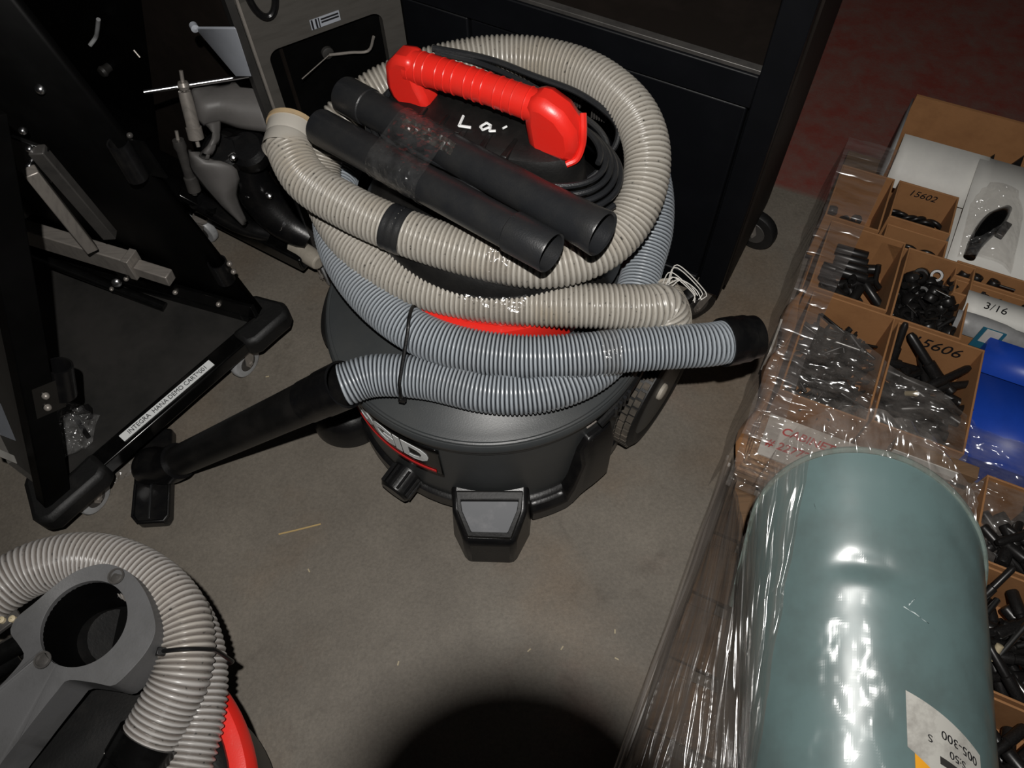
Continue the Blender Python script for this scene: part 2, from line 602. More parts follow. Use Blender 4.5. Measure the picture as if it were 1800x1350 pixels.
def part(name, mb, m, parent, bevel=0.0, label=None, sharp=35, solid=0.0, kind=None):
    root = parent
    while root.parent:
        root = root.parent
    org = ROOT[root]
    o = bpy.data.objects.new(name, mb.mesh(name, m, org, sharp))
    C.objects.link(o)
    o.parent = parent
    if solid:
        s = o.modifiers.new('s', 'SOLIDIFY')
        s.thickness = solid
        s.offset = 0
    if bevel:
        bv = o.modifiers.new('b', 'BEVEL')
        bv.width = bevel
        bv.segments = 2
        bv.limit_method = 'ANGLE'
        bv.angle_limit = math.radians(40)
    return tag(o, label, kind=kind)


def single(name, mb, m, label, cat, group=None, kind=None, bevel=0.0, sharp=35, solid=0.0):
    lo = V((sum(p.x for p in mb.v) / len(mb.v), sum(p.y for p in mb.v) / len(mb.v), min(p.z for p in mb.v)))
    o = bpy.data.objects.new(name, mb.mesh(name, m, lo, sharp))
    o.location = lo
    ROOT[o] = lo
    C.objects.link(o)
    if solid:
        s = o.modifiers.new('s', 'SOLIDIFY')
        s.thickness = solid
        s.offset = 0
    if bevel:
        bv = o.modifiers.new('b', 'BEVEL')
        bv.width = bevel
        bv.segments = 2
        bv.limit_method = 'ANGLE'
        bv.angle_limit = math.radians(40)
    return tag(o, label, cat, group, kind)


def struct(name, mb, m, **k):
    o = single(name, mb, m, None, None, kind='structure', **k)
    return o


def text_geo(s, size, extrude=0.0003, shear=0.0, bold=0.0, spacing=1.0):
    cu = bpy.data.curves.new('t', 'FONT')
    cu.body = s
    cu.size = size
    cu.extrude = extrude
    cu.shear = shear
    cu.offset = bold
    cu.space_character = spacing
    cu.resolution_u = 3
    ob = bpy.data.objects.new('t', cu)
    C.objects.link(ob)
    dg = bpy.context.evaluated_depsgraph_get()
    me = bpy.data.meshes.new_from_object(ob.evaluated_get(dg))
    vs = [v.co.copy() for v in me.vertices]
    fs = [tuple(p.vertices) for p in me.polygons]
    bpy.data.objects.remove(ob)
    bpy.data.curves.remove(cu)
    bpy.data.meshes.remove(me)
    return vs, fs


def text_mb(s, size, o, ux, uy, jitter=0.0, **k):
    """text on a plane: origin o, reading direction ux, up direction uy"""
    vs, fs = text_geo(s, size, **k)
    ux, uy, o = V(ux).normalized(), V(uy).normalized(), V(o)
    n = ux.cross(uy)
    return MB().add([o + ux * v.x + uy * v.y + n * v.z for v in vs], fs)


def rot_to(d, roll=0.0):
    return V((0, 0, 1)).rotation_difference(V(d).normalized()).to_matrix() @ Matrix.Rotation(roll, 3, 'Z')


def noise1(x, y, s=1.0):
    from mathutils import noise
    return noise.noise(V((x * s, y * s, 3.7)))


# ------------------------------------------------------------------ floor
f = MB().box((0, 1.0, -0.02), (9, 9, 0.04))
fl = struct('floor', f, M['floor'])
fl['label'] = 'bare grey-brown concrete floor, worn red paint at the back'


# ------------------------------------------------------------------ castor helper
def castor(parent, x, y, ztop, r=0.028, w=0.016, yaw=0.0, wheel='castor', frame='steel', axle_out=0.02, name='caster'):
    d = V((math.cos(yaw), math.sin(yaw), 0))
    s = V((-d.y, d.x, 0))
    c = V((x, y, r)) + d * axle_out
    m = MB()
    m.lathe([(0.019, ztop - 0.004), (0.019, ztop), (0.012, ztop + 0.001)], (x, y, 0), 20)
    m.lathe([(0.013, ztop - 0.014), (0.016, ztop - 0.009), (0.016, ztop - 0.004)], (x, y, 0), 20)
    for q in (-1, 1):
        o = s * q * (w / 2 + 0.004)
        m.prism([V((x, y, ztop - 0.012)) + o - d * 0.014, V((x, y, ztop - 0.012)) + o + d * 0.014,
                 c + o + d * 0.010 + V((0, 0, 0.004)), c + o + d * 0.004 - V((0, 0, 0.010)), c + o - d * 0.008],
                s * q * 0.0025)
    m.bar(c - s * (w / 2 + 0.009), c + s * (w / 2 + 0.009), 0.007, 0.007)
    fr = part(name, m, M[frame], parent, sharp=30)
    wm = MB().pipe(c - s * w / 2, c + s * w / 2, [(0, 0.004), (0, r - 0.006), (0.001, r - 0.002), (0.004, r), (w - 0.004, r), (w - 0.001, r - 0.002), (w, r - 0.006), (w, 0.004)], 28)
    part('wheel', wm, M[wheel], fr)
    hm = MB().pipe(c - s * (w / 2 + 0.001), c + s * (w / 2 + 0.001), [(0, 0.001), (0, r * 0.55), (0.002, r * 0.6), (w, r * 0.6), (w + 0.002, r * 0.55), (w + 0.002, 0.001)], 20)
    part('hub', hm, M['steel_dull'], fr)
    return fr


# ------------------------------------------------------------------ black cabinet behind the vacuum
ang = math.radians(60)
cz = V((math.cos(ang), math.sin(ang), 0))          # depth direction (back)
cx = V((math.cos(ang - PI / 2), math.sin(ang - PI / 2), 0))  # along the front, to the right
FRC = V((0.4029, 0.9018, 0.1150))
W_, D_, H_ = 1.05, 0.285, 1.0


def cab(u, d, z):
    """u from the front right corner to the left, d depth, z height"""
    return V((FRC.x, FRC.y, 0)) - cx * u + cz * d + V((0, 0, z))


t = thing('rolling_cabinet', 'tall black steel cabinet on casters standing behind the vacuum', 'cabinet', (FRC.x, FRC.y, 0))
RC = Matrix((cx, cz, V((0, 0, 1)))).transposed()
zb = FRC.z


def cabbox(m, u0, u1, d0, d1, z0, z1):
    return m.box((cab((u0 + u1) / 2, (d0 + d1) / 2, (z0 + z1) / 2)), (u1 - u0, d1 - d0, z1 - z0), RC)


m = MB()
cabbox(m, 0, W_, 0.03, D_, zb, 0.60)
part('body', m, M['cabinet'], t, bevel=0.003)
m = MB()
cabbox(m, 0, 0.045, 0.0, 0.03, zb, 1.1)
cabbox(m, W_ - 0.045, W_, 0.0, 0.03, zb, 1.1)
cabbox(m, 0.045, W_ - 0.045, 0.0, 0.03, 0.545, 0.600)
part('front_frame', m, M['cabinet'], t, bevel=0.002)
m = MB()
cabbox(m, 0.0, W_, D_ - 0.02, D_, 0.60, 1.1)
cabbox(m, -0.001, 0.012, 0.03, D_, 0.60, 1.1)
cabbox(m, W_ - 0.012, W_, 0.03, D_, 0.60, 1.1)
part('upper_back', m, M['cab_side'], t)
m = MB()
cabbox(m, -0.004, 0.0, 0.03, D_ + 0.004, zb + 0.004, 1.1)
part('side_panel', m, M['cab_side'], t, label='dark brown side panel')
m = MB()
cabbox(m, 0.05, W_ / 2 - 0.003, 0.006, 0.03, zb + 0.035, 0.540)
part('door', m, M['cabinet'], t, bevel=0.003)
m = MB()
cabbox(m, W_ / 2 + 0.003, W_ - 0.05, 0.006, 0.03, zb + 0.035, 0.540)
part('door', m, M['cabinet'], t, bevel=0.003)
m = MB()
cabbox(m, 0.05, W_ - 0.05, 0.002, 0.030, zb, zb + 0.030)
part('bottom_rail', m, M['cabinet'], t, bevel=0.003)
m = MB()
cabbox(m, 0.045, W_ - 0.045, 0.004, 0.018, 0.600, 0.607)
part('shelf_lip', m, M['steel_dull'], t, bevel=0.001, label='scuffed metal shelf lip')
m = MB()
cabbox(m, 0.012, W_ - 0.012, 0.02, D_ - 0.02, 0.596, 0.602)
part('shelf', m, M['cab_side'], t)
for (u, d, yw) in ((0.03, 0.035, 200), (0.02, D_ - 0.02, -40), (W_ - 0.04, 0.04, 20), (W_ - 0.04, D_ - 0.04, 20)):
    p = cab(u, d, 0)
    castor(t, p.x, p.y, zb, r=0.047, w=0.024, yaw=math.radians(yw), wheel='rubber', frame='steel', axle_out=0.022)

# ------------------------------------------------------------------ shop vacuum (the main one)
VC = V((-0.0325, 0.771, 0))
t = thing('shop_vacuum', 'charcoal drum shop vacuum with red carrying handle, wrapped in coiled hoses', 'vacuum', VC)
vac = t
drum = part('drum', MB().lathe([(0.20, 0.040), (0.242, 0.046), (0.252, 0.060), (0.2555, 0.10), (0.2575, 0.262), (0.2575, 0.272), (0.2635, 0.275), (0.2635, 0.283),
                                (0.266, 0.286), (0.2695, 0.292), (0.2695, 0.300), (0.266, 0.305), (0.258, 0.306)], VC, 96), M['drum'], t)
part('lid', MB().lathe([(0.264, 0.300), (0.259, 0.309), (0.250, 0.312), (0.236, 0.316), (0.20, 0.335), (0.170, 0.352), (0.150, 0.362), (0.14, 0.366)], VC, 96), M['drum'], t)
part('rim_bead', MB().tube([VC + V((0.262 * math.cos(2 * PI * k / 96), 0.262 * math.sin(2 * PI * k / 96), 0.308)) for k in range(96)], 0.0035, 8, closed=True), M['drum'], t)
HC = V((-0.020, 0.815, 0))
part('collar', MB().lathe([(0.172, 0.352), (0.182, 0.362), (0.184, 0.405), (0.180, 0.418), (0.15, 0.420)], V((-0.026, 0.792, 0)), 72, 1.02, 0.90), M['red'], t, label='red motor collar')
part('motor_housing', MB().lathe([(0.172, 0.405), (0.178, 0.412), (0.178, 0.440), (0.172, 0.470), (0.160, 0.492), (0.142, 0.506), (0.110, 0.513), (0.0, 0.516)], HC, 72, 1.13, 0.92, math.radians(-20)), M['black_dusty'], t)
# raised spokes on top of the motor housing
hu = (V((0.0545, 0.7628, 0.6200)) - V((-0.1244, 0.8635, 0.6200)))
hu.z = 0
hu.normalize()
hv = V((-hu.y, hu.x, 0))
HT = (V((-0.1258, 0.9007, 0.6650)) + V((0.0724, 0.7806, 0.6650))) / 2
HT.z = 0
part('handle_mount', MB().lathe([(1.0, 0.490), (0.98, 0.57), (0.94, 0.602), (0.86, 0.615), (0.7, 0.621), (0.0, 0.623)], HT, 64, 0.158, 0.066, math.atan2(hu.y, hu.x)), M['black_dusty'], t)
for k in range(5):
    c = HT + hu * (-0.075 + 0.034 * k) + V((0, 0, 0.613))
    part('cooling_rib', MB().prism([c - hv * 0.056 - hu * 0.005, c - hv * 0.056 + hu * 0.005, c - hv * 0.018 + hu * 0.003, c - hv * 0.018 - hu * 0.003], V((0, 0, 0.010))), M['black_dusty'], t, bevel=0.002)
# grille slots at the far side
for a0 in [(0.0715, 1.0112, 0.5240), (0.1099, 0.9790, 0.5220), (0.1448, 0.9478, 0.5200)]:
    a0 = V(a0)
    g = MB()
    for k in range(6):
        c = a0 + hu * (k - 2.5) * 0.0042
        g.bar(c, c + hv * 0.007, 0.0022, 0.012)
    part('vent_grille', g, M['steel_dull'], t, label='row of small shiny vent ribs')

# handle
hpL, hpR = V((-0.1258, 0.9007, 0.6650)), V((0.0724, 0.7806, 0.6650))
hc = (hpL + hpR) / 2


def hd_pt(u, z, w=0.0):
    return hc + (hu * u + hv * w + V((0, 0, z - 0.70))) * 1.055


hs = spline([hd_pt(-0.100, 0.700), hd_pt(-0.05, 0.703), hd_pt(0.02, 0.704), hd_pt(0.095, 0.702)], 0.006)
n = len(hs)
hd = part('handle', MB().tube(hs, [0.0215, 0.0205, 0.0198, 0.0198, 0.0205, 0.0215], 24), M['red'], t, label='red ribbed carrying handle')
side = [(-0.088, 0.722), (-0.112, 0.719), (-0.128, 0.702), (-0.131, 0.672), (-0.126, 0.655), (-0.110, 0.640), (-0.082, 0.638), (-0.068, 0.652), (-0.074, 0.672), (-0.080, 0.685)]
part('handle_leg', MB().prism([hd_pt(u_, z_, -0.019) for u_, z_ in side], hv * 0.038), M['red'], hd, bevel=0.009, sharp=50)
side = [(0.070, 0.724), (0.092, 0.726), (0.116, 0.716), (0.134, 0.695), (0.138, 0.672), (0.136, 0.656), (0.130, 0.645), (0.076, 0.645), (0.072, 0.660), (0.067, 0.690)]
part('handle_leg', MB().prism([hd_pt(u_, z_, -0.021) for u_, z_ in side], hv * 0.044), M['red'], hd, bevel=0.013, sharp=50)
i0, i1 = int(n * 0.04), int(n * 0.84)
fr = frames(hs)
for k in range(13):
    i = int(i0 + (i1 - i0) * k / 12)
    tt, a, b = fr[i]
    rr_ = 0.0201 if 0.2 < i / n < 0.8 else 0.0207
    ring = [hs[i] + (a * math.cos(2 * PI * j / 24) + b * math.sin(2 * PI * j / 24)) * rr_ for j in range(24)]
    part('grip_ridge', MB().tube(ring, 0.0011, 6, closed=True), M['red'], hd)
# moulded end cap plate of the handle
cp = spline([hd_pt(0.132, 0.704, 0.012), hd_pt(0.139, 0.690, 0.0), hd_pt(0.1405, 0.672, -0.004), hd_pt(0.138, 0.656, -0.012), hd_pt(0.128, 0.650, -0.021)], 0.004)
part('end_trim', MB().tube(cp, 0.0045, 8), M['red'], hd)

# marker writing on the motor housing
lm = V((-0.0622, 0.8179, 0.6260))
wr = MB()


def stroke(mb, pts, w, base, ux, uy):
    for a, b in zip(pts, pts[1:]):
        p = base + ux * a[0] + uy * a[1]
        q = base + ux * b[0] + uy * b[1]
        mb.tube([p, q], w, 6)
    return mb


stroke(wr, [(0, 0.022), (0.004, 0.003), (0.020, 0.007)], 0.0020, lm, hu, hv)
stroke(wr, [(0.042, 0.022), (0.034, 0.024), (0.030, 0.014), (0.036, 0.010), (0.042, 0.020), (0.045, 0.012), (0.052, 0.016)], 0.0017, lm, hu, hv)
stroke(wr, [(0.058, 0.024), (0.061, 0.030)], 0.0015, lm, hu, hv)
part('marker_writing', wr, M['white_print'], t, label='white hand-written letters')

# label band on the drum
def on_drum(az, z, off=0.0):
    r = 0.2555 + (z - 0.10) / 0.162 * 0.002 + off
    return VC + V((r * math.cos(az), r * math.sin(az), z))


A0, A1 = math.radians(-166), math.radians(-109)
rows = []
for iz in range(7):
    z = 0.155 + (0.256 - 0.155) * iz / 6
    rows.append([on_drum(A0 + (A1 - A0) * k / 30, z, 0.0012) for k in range(31)])
lab = part('brand_label', MB().grid(rows), M['black_gloss'], t, solid=0.0015, label='black label with white and red lettering')
vs_, fs_ = text_geo('RIDGID', 0.064, extrude=0.0004, bold=0.0026, spacing=0.96)
w_ = max(v.x for v in vs_)
sc = math.radians(48.5) / w_
part('lettering', MB().add([on_drum(math.radians(-162.0) + v.x * sc, 0.196 + v.y * 1.0, 0.0026 + v.z) for v in vs_], fs_), M['white_print'], lab, label='white brand lettering')
rows = []
for iz in range(2):
    rows.append([on_drum(math.radians(-165) + math.radians(53.5) * k / 30, 0.166 + 0.013 * iz, 0.0028) for k in range(31)])
part('stripe', MB().grid(rows), M['red_line'], lab, solid=0.001, label='red stripe under the lettering')


# dolly base, feet, wheels
def radial(az, r, z=0.0):
    return VC + V((r * math.cos(az), r * math.sin(az), z))


part('base_skirt', MB().lathe([(0.22, 0.018), (0.250, 0.022), (0.262, 0.04), (0.262, 0.070), (0.256, 0.074), (0.25, 0.074)], VC, 64), M['black'], t)


def foot(az, pad):
    d = V((math.cos(az), math.sin(az), 0))
    s = V((-d.y, d.x, 0))
    o = VC
    # trapezoid block sloping outwards
    top = [(0.240, -0.066), (0.285, -0.062), (0.334, -0.042), (0.336, 0.042), (0.285, 0.062), (0.240, 0.066)]
    bot = [(0.240, -0.072), (0.295, -0.067), (0.344, -0.041), (0.346, 0.041), (0.295, 0.067), (0.240, 0.072)]
    zt = [0.122, 0.110, 0.082, 0.082, 0.110, 0.122]
    vs2 = [o + d * a + s * b + V((0, 0, z)) for (a, b), z in zip(top, zt)] + [o + d * a + s * b + V((0, 0, 0.006)) for (a, b) in bot]
    fs2 = [(0, 1, 2, 3, 4, 5), (11, 10, 9, 8, 7, 6)] + [(i, i + 6, (i + 1) % 6 + 6, (i + 1) % 6) for i in range(6)]
    ft = part('caster_foot', MB().add(vs2, fs2), M['black'], t, bevel=0.009)
    rim = [(0.258, -0.056), (0.290, -0.053), (0.326, -0.036), (0.328, 0.036), (0.290, 0.053), (0.258, 0.056)]
    inn = [(0.274, -0.048), (0.290, -0.045), (0.319, -0.030), (0.320, 0.030), (0.290, 0.045), (0.274, 0.048)]

    def up(a, b, dz):
        z = 0.122 - (a - 0.24) / 0.045 * 0.012 if a < 0.285 else 0.110 - (a - 0.285) / 0.042 * 0.028
        return o + d * a + s * b + V((0, 0, z + dz))
    part('foot_rim', MB().ringprism([up(a, b, 0.0) for a, b in rim], [up(a, b, 0.0) for a, b in inn], V((0, 0, 0.010))), M['rubber'], ft, bevel=0.002)
    part('foot_pad', MB().prism([up(a, b, 0.001) for a, b in inn], V((0, 0, 0.003))), pad, ft, label='scuffed grey pad')
    wm = o + d * 0.285
    part('foot_wheel', MB().pipe(V((wm.x, wm.y, 0.02)) - s * 0.02, V((wm.x, wm.y, 0.02)) + s * 0.02, [(0, 0.002), (0, 0.02), (0.04, 0.02), (0.04, 0.002)], 20), M['rubber'], ft)


foot(math.radians(-92.5), M['pad'])
d = V((math.cos(math.radians(-170)), math.sin(math.radians(-170)), 0))
pc = VC + d * 0.285
part('caster_foot', MB().lathe([(0.060, 0.006), (0.066, 0.012), (0.066, 0.040), (0.058, 0.062), (0.040, 0.078), (0.0, 0.084)], pc, 40, 1.05, 0.95), M['black'], t)


def big_wheel(c, nrm, r=0.118, w=0.050, treads=True):
    c, nrm = V(c), V(nrm).normalized()
    p0 = c - nrm * w / 2
    wh = part('rear_wheel', MB().pipe(p0, c + nrm * w / 2, [(0.004, 0.01), (0.004, r * 0.72), (0.0, r * 0.80), (0.0, r - 0.012), (0.005, r - 0.004), (0.012, r - 0.003), (w - 0.012, r - 0.003), (w - 0.005, r - 0.004), (w, r - 0.012), (w, r * 0.82), (w - 0.003, r * 0.76), (w - 0.008, r * 0.70), (w - 0.010, r * 0.2), (w - 0.006, r * 0.18), (w - 0.006, 0.001)], 56), M['rubber'], t)
    part('wheel_disc', MB().pipe(c + nrm * (w / 2 - 0.008), c + nrm * (w / 2 - 0.002), [(0, 0.002), (0, r * 0.70), (0.004, r * 0.74), (0.006, r * 0.70), (0.002, r * 0.3), (0.003, 0.002)], 40), M['drum'], wh)
    a = nrm.cross(V((0, 0, 1))).normalized()
    b = nrm.cross(a)
    g = MB()
    for k in range(44):
        th = 2 * PI * k / 44
        e = a * math.cos(th) + b * math.sin(th)
        tn = -a * math.sin(th) + b * math.cos(th)
        for j in range(3):
            q = c + nrm * (-0.0125 + 0.0125 * j) + e * (r - 0.002) + tn * (0.004 * (j % 2))
            g.box(q, (0.0105, 0.0115, 0.005), Matrix((nrm, tn, e)).transposed())
    if treads:
        part('tread', g, M['tyre'], wh, kind='stuff', label='dusty block tread')
    part('hub_cap', MB().pipe(c + nrm * (w / 2 - 0.008), c + nrm * (w / 2 + 0.008), [(0, 0.017), (0.008, 0.016), (0.011, 0.012), (0.012, 0.002)], 24), M['beige'], wh, label='dull tan axle cap')
    return wh


big_wheel(V((0.250, 0.708, 0.118)), (0.80, -0.60, 0.0))
big_wheel(V((-0.275, 0.920, 0.118)), (-0.85, 0.52, 0.0), treads=False)
# side arms from front foot to the wheels
for (a0, a1) in ((-78, -45), (-186, -203)):
    pts, pts2 = [], []
    for k in range(13):
        az = math.radians(a0 + (a1 - a0) * k / 12)
        q = k / 12
        q = min(1.0, max(0.0, (q - 0.42) / 0.22))
        hgt = 0.068 + 0.160 * q * q * (3 - 2 * q)
        pts.append((az, hgt))
    vs2, fs2 = [], []
    for (az, h) in pts:
        for (r, z) in ((0.235, 0.03 + 0.2 * (h - 0.07)), (0.280, 0.02 + 0.2 * (h - 0.07)), (0.280, h * 0.8), (0.268, h), (0.24, h)):
            vs2.append(radial(az, r, z))
    for i in range(12):
        for j in range(5):
            j2 = (j + 1) % 5
            fs2.append((i * 5 + j, i * 5 + j2, (i + 1) * 5 + j2, (i + 1) * 5 + j))
    fs2 += [(4, 3, 2, 1, 0), tuple(12 * 5 + j for j in range(5))]
    part('dolly_arm', MB().add(vs2, fs2), M['black'], t, bevel=0.004)
# drain cap
dz = math.radians(-127)
dd = V((math.cos(dz), math.sin(dz), -0.12)).normalized()
d0 = radial(dz, 0.232, 0.092)
dc = part('drain_cap', MB().pipe(d0, d0 + dd, [(0.0, 0.020), (0.020, 0.020), (0.020, 0.029), (0.062, 0.028), (0.066, 0.025), (0.066, 0.001)], 32), M['black'], t)
g = MB()
a = dd.cross(V((0, 0, 1))).normalized()
b = dd.cross(a)
for k in range(16):
    e = a * math.cos(2 * PI * k / 16) + b * math.sin(2 * PI * k / 16)
    g.bar(d0 + dd * 0.024 + e * 0.029, d0 + dd * 0.060 + e * 0.0285, 0.004, 0.004)
part('grip_rib', g, M['black'], dc)
# side latch
lp = [radial(math.radians(q), 0.268, z) for q, z in ((-52, 0.262), (-48, 0.268), (-43, 0.276), (-36, 0.284), (-28, 0.292), (-20, 0.298))]
la = part('latch', MB().tube(spline(lp, 0.008), 0.008, 10), M['black'], t)
for k in range(4):
    p = radial(math.radians(-46 + 2.2 * k), 0.274, 0.273 + 0.003 * k)
    part('latch_rib', MB().tube([p + V((0, 0, -0.012)), p + V((0, 0, 0.012))], 0.003, 8), M['tube'], la)
bp_ = [radial(math.radians(-52 + q), 0.2595, 0.258) for q in (-4, -2, 0, 2)]
part('bail_wire', MB().tube(bp_, 0.0022, 8), M['steel'], la)

# power cord wound around the handle
cpts = []
HX = V((HT.x, HT.y, 0.588))
for i in range(5 * 40):
    q = i / 40
    th = 2 * PI * q
    k = q
    rx = 0.158 + 0.0075 * k
    ry = 0.070 + 0.0080 * k
    cpts.append(HX + hu * (rx * math.cos(th) + 0.012) + hv * (ry * math.sin(th)) + V((0, 0, 0.022 - 0.0085 * k + 0.003 * math.sin(3 * th))))
mcord = MB().tube(spline(cpts, 0.008), 0.0042, 8)
part('power_cord', mcord, M['tube'], vac, label='black power cord wound around the handle')
loose = [(-0.0955, 0.9817, 0.6250), (-0.0153, 0.9656, 0.6150), (0.0482, 0.9381, 0.6050), (0.1034, 0.9163, 0.5950), (0.1419, 0.8884, 0.5850), (0.1612, 0.8643, 0.5750), (0.1574, 0.8436, 0.5600), (0.1392, 0.8272, 0.5500)]
part('power_cord', MB().tube(spline(loose, 0.008), 0.0045, 8), M['tube'], vac)
loose = [(-0.0919, 0.9782, 0.6200), (-0.0318, 0.9657, 0.6100), (0.0316, 0.9270, 0.6050), (0.0924, 0.8756, 0.6000), (0.1298, 0.8455, 0.5900), (0.1427, 0.8203, 0.5750), (0.1292, 0.7954, 0.5600), (0.0955, 0.7750, 0.5500)]
part('power_cord', MB().tube(spline(loose, 0.008), 0.0042, 8), M['tube'], vac)

# ------------------------------------------------------------------ hoses on the vacuum
hA = [(-0.3077, 0.8941, 0.5520), (-0.3072, 0.8729, 0.5480), (-0.2791, 0.8218, 0.5350), (-0.2198, 0.7786, 0.5250), (-0.1532, 0.7418, 0.5180), (-0.0863, 0.7115, 0.5140), (-0.0169, 0.6886, 0.5100), (0.0520, 0.6761, 0.5080), (0.1146, 0.6913, 0.5100), (0.1621, 0.7268, 0.5200), (0.1912, 0.7751, 0.5450), (0.1977, 0.8306, 0.5700), (0.1803, 0.8887, 0.5850), (0.1324, 0.9514, 0.5900), (0.0673, 0.9890, 0.5900), (0.0009, 1.0005, 0.5900), (-0.0665, 0.9981, 0.5850), (-0.1309, 0.9916, 0.5720), (-0.1920, 0.9744, 0.5550), (-0.2506, 0.9382, 0.5250), (-0.2790, 0.9001, 0.4900), (-0.2718, 0.8539, 0.4650), (-0.2355, 0.7888, 0.4500), (-0.1830, 0.7372, 0.4440), (-0.1176, 0.6977, 0.4400), (-0.0360, 0.6727, 0.4400), (0.0444, 0.6610, 0.4400), (0.1244, 0.6544, 0.4400), (0.1893, 0.6539, 0.4340), (0.2206, 0.6597, 0.4240)]
hA += [(0.232, 0.650, 0.395), (0.240, 0.690, 0.372), (0.232, 0.730, 0.362)]
mb, pth = hose_mb(hA, 0.0325, pitch=0.0068, depth=0.0030)
hoseA = thing('vacuum_hose', 'dirty off-white ribbed hose coiled on top of the vacuum', 'hose', pth[0])
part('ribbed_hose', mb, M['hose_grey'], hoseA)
e0, e1 = pth[0], pth[10]
dv = (e0 - e1).normalized()
part('end_cuff', MB().pipe(e0 - dv * 0.028, e0 + dv * 0.02, [(0.0, 0.0335), (0.018, 0.0335), (0.022, 0.032), (0.026, 0.0335), (0.042, 0.0345), (0.044, 0.030), (0.004, 0.029)], 32), M['hose_grey'], hoseA)
part('end_ring', MB().pipe(e0 + dv * 0.014, e0 + dv * 0.02, [(0, 0.0335), (0.0, 0.0365), (0.007, 0.0362), (0.007, 0.030), (0.0, 0.030)], 32), M['ring_end'], hoseA, label='tan stained hose end')


def tape_band(i0, i1, R, name='tape_wrap', pth=None, m='tape', parent=None, label=None):
    seg_ = pth[i0:i1:3]
    nn = len(seg_)
    rr = [R + 0.0006 * math.sin(i * 2.1) for i in range(nn)]
    return part(name, MB().tube(seg_, rr, 24, caps=False), M[m], parent, label=label)


def nearest(pth, p):
    p = V(p)
    return min(range(len(pth)), key=lambda i: (pth[i] - p).length)


i = nearest(pth, (-0.1493, 0.7394, 0.5170))
tape_band(i - 14, i + 14, 0.0331, 'black_tape', pth, 'tube', hoseA, 'black tape band')
i = nearest(pth, (-0.0092, 0.6862, 0.5100))
tape_band(i - 14, i + 18, 0.0335, 'tape_wrap', pth, 'tape', hoseA, 'clear tape band')
i = nearest(pth, (-0.0159, 0.6687, 0.4400))
tape_band(i - 38, i + 38, 0.0337, 'tape_wrap', pth, 'tape', hoseA, 'wide clear tape band')

hB = [(-0.2453, 0.5865, 0.3620), (-0.1982, 0.5985, 0.3660), (-0.1233, 0.5899, 0.3670), (-0.0411, 0.5648, 0.3680), (0.0239, 0.5592, 0.3680), (0.0817, 0.5719, 0.3680), (0.1319, 0.6025, 0.3680), (0.1677, 0.6482, 0.3720), (0.1885, 0.7054, 0.3780), (0.2077, 0.7622, 0.3880), (0.2291, 0.8266, 0.4050), (0.2331, 0.9038, 0.4250), (0.2161, 1.0306, 0.4350), (0.1609, 1.1195, 0.4400), (0.0794, 1.1630, 0.4420), (0.0006, 1.1765, 0.4420), (-0.0791, 1.1684, 0.4400), (-0.1528, 1.1364, 0.4380), (-0.2136, 1.0744, 0.4350), (-0.2537, 0.9851, 0.4320), (-0.2694, 0.8953, 0.4280), (-0.2647, 0.8238, 0.4220), (-0.2401, 0.7605, 0.4160), (-0.1961, 0.6977, 0.4120), (-0.1403, 0.6460, 0.4100), (-0.0788, 0.6146, 0.4090), (0.0014, 0.5964, 0.4080), (0.0814, 0.5929, 0.4080), (0.1622, 0.5995, 0.4070), (0.2436, 0.6040, 0.4050), (0.2810, 0.6072, 0.4020), (0.3083, 0.6142, 0.3970)]
mb, pth = hose_mb(hB, 0.0318, pitch=0.0058, depth=0.0034, power=2.6)
hoseB = thing('vacuum_hose', 'clean blue-grey ribbed hose with black cuffs slung low around the drum', 'hose', pth[0])
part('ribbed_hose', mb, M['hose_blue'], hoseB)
e0, e1 = pth[-1], pth[-8]
dv = (e0 - e1).normalized()
ce = part('end_cuff', MB().pipe(e0 - dv * 0.006, e0 + dv, [(0, 0.033), (0.0, 0.0355), (0.020, 0.0355), (0.022, 0.0345), (0.038, 0.0345), (0.040, 0.0325), (0.055, 0.0315), (0.056, 0.028), (0.02, 0.027)], 32), M['black'], hoseB, label='black hose cuff')
sd = dv.cross(V((0, 0, 1))).normalized()
part('cuff_tab', MB().box(e0 + dv * 0.035 - V((0, 0, 0.030)) + sd * 0.012, (0.02, 0.014, 0.012)), M['black'], ce)
e0, e1 = pth[0], pth[7]
WE = V((-0.6351, 0.6125, 0.0520))
dv = (WE - e0).normalized()
part('end_cuff', MB().pipe(e0 - dv * 0.004, e0 + dv, [(0, 0.033), (0, 0.0365), (0.045, 0.0360), (0.050, 0.0345), (0.085, 0.0340), (0.088, 0.030)], 32), M['black'], hoseB, label='black hose cuff')
i = nearest(pth, (0.1379, 0.5980, 0.4080))
tape_band(i - 14, i + 14, 0.0333, 'tape_wrap', pth, 'tape', hoseB, 'clear tape band')
# wand with the floor nozzle
w0 = e0 + dv * 0.075
wand = thing('extension_wand', 'black plastic wand running from the hose cuff to the floor nozzle', 'wand', WE)
LW = (WE - w0).length
part('wand_tube', MB().pipe(w0, WE, [(0, 0.024), (0, 0.0325), (0.02, 0.0325), (0.07, 0.0315), (LW * 0.6, 0.029), (LW - 0.03, 0.0275), (LW, 0.027), (LW, 0.02)], 36), M['black_dusty'], wand)
nz = thing('floor_nozzle', 'flat black floor nozzle at the end of the wand beside the label rail', 'nozzle', (-0.6781, 0.6170, 0.0000))
noz = [(-0.7175, 0.7132, 0.0300), (-0.6468, 0.7054, 0.0300), (-0.6188, 0.5299, 0.0300), (-0.6234, 0.5173, 0.0300), (-0.6736, 0.5161, 0.0300), (-0.6855, 0.5293, 0.0300)]
part('nozzle_body', MB().prism([V(p) - V((0, 0, 0.026)) for p in noz], V((0, 0, 0.026))), M['black'], nz, bevel=0.005)
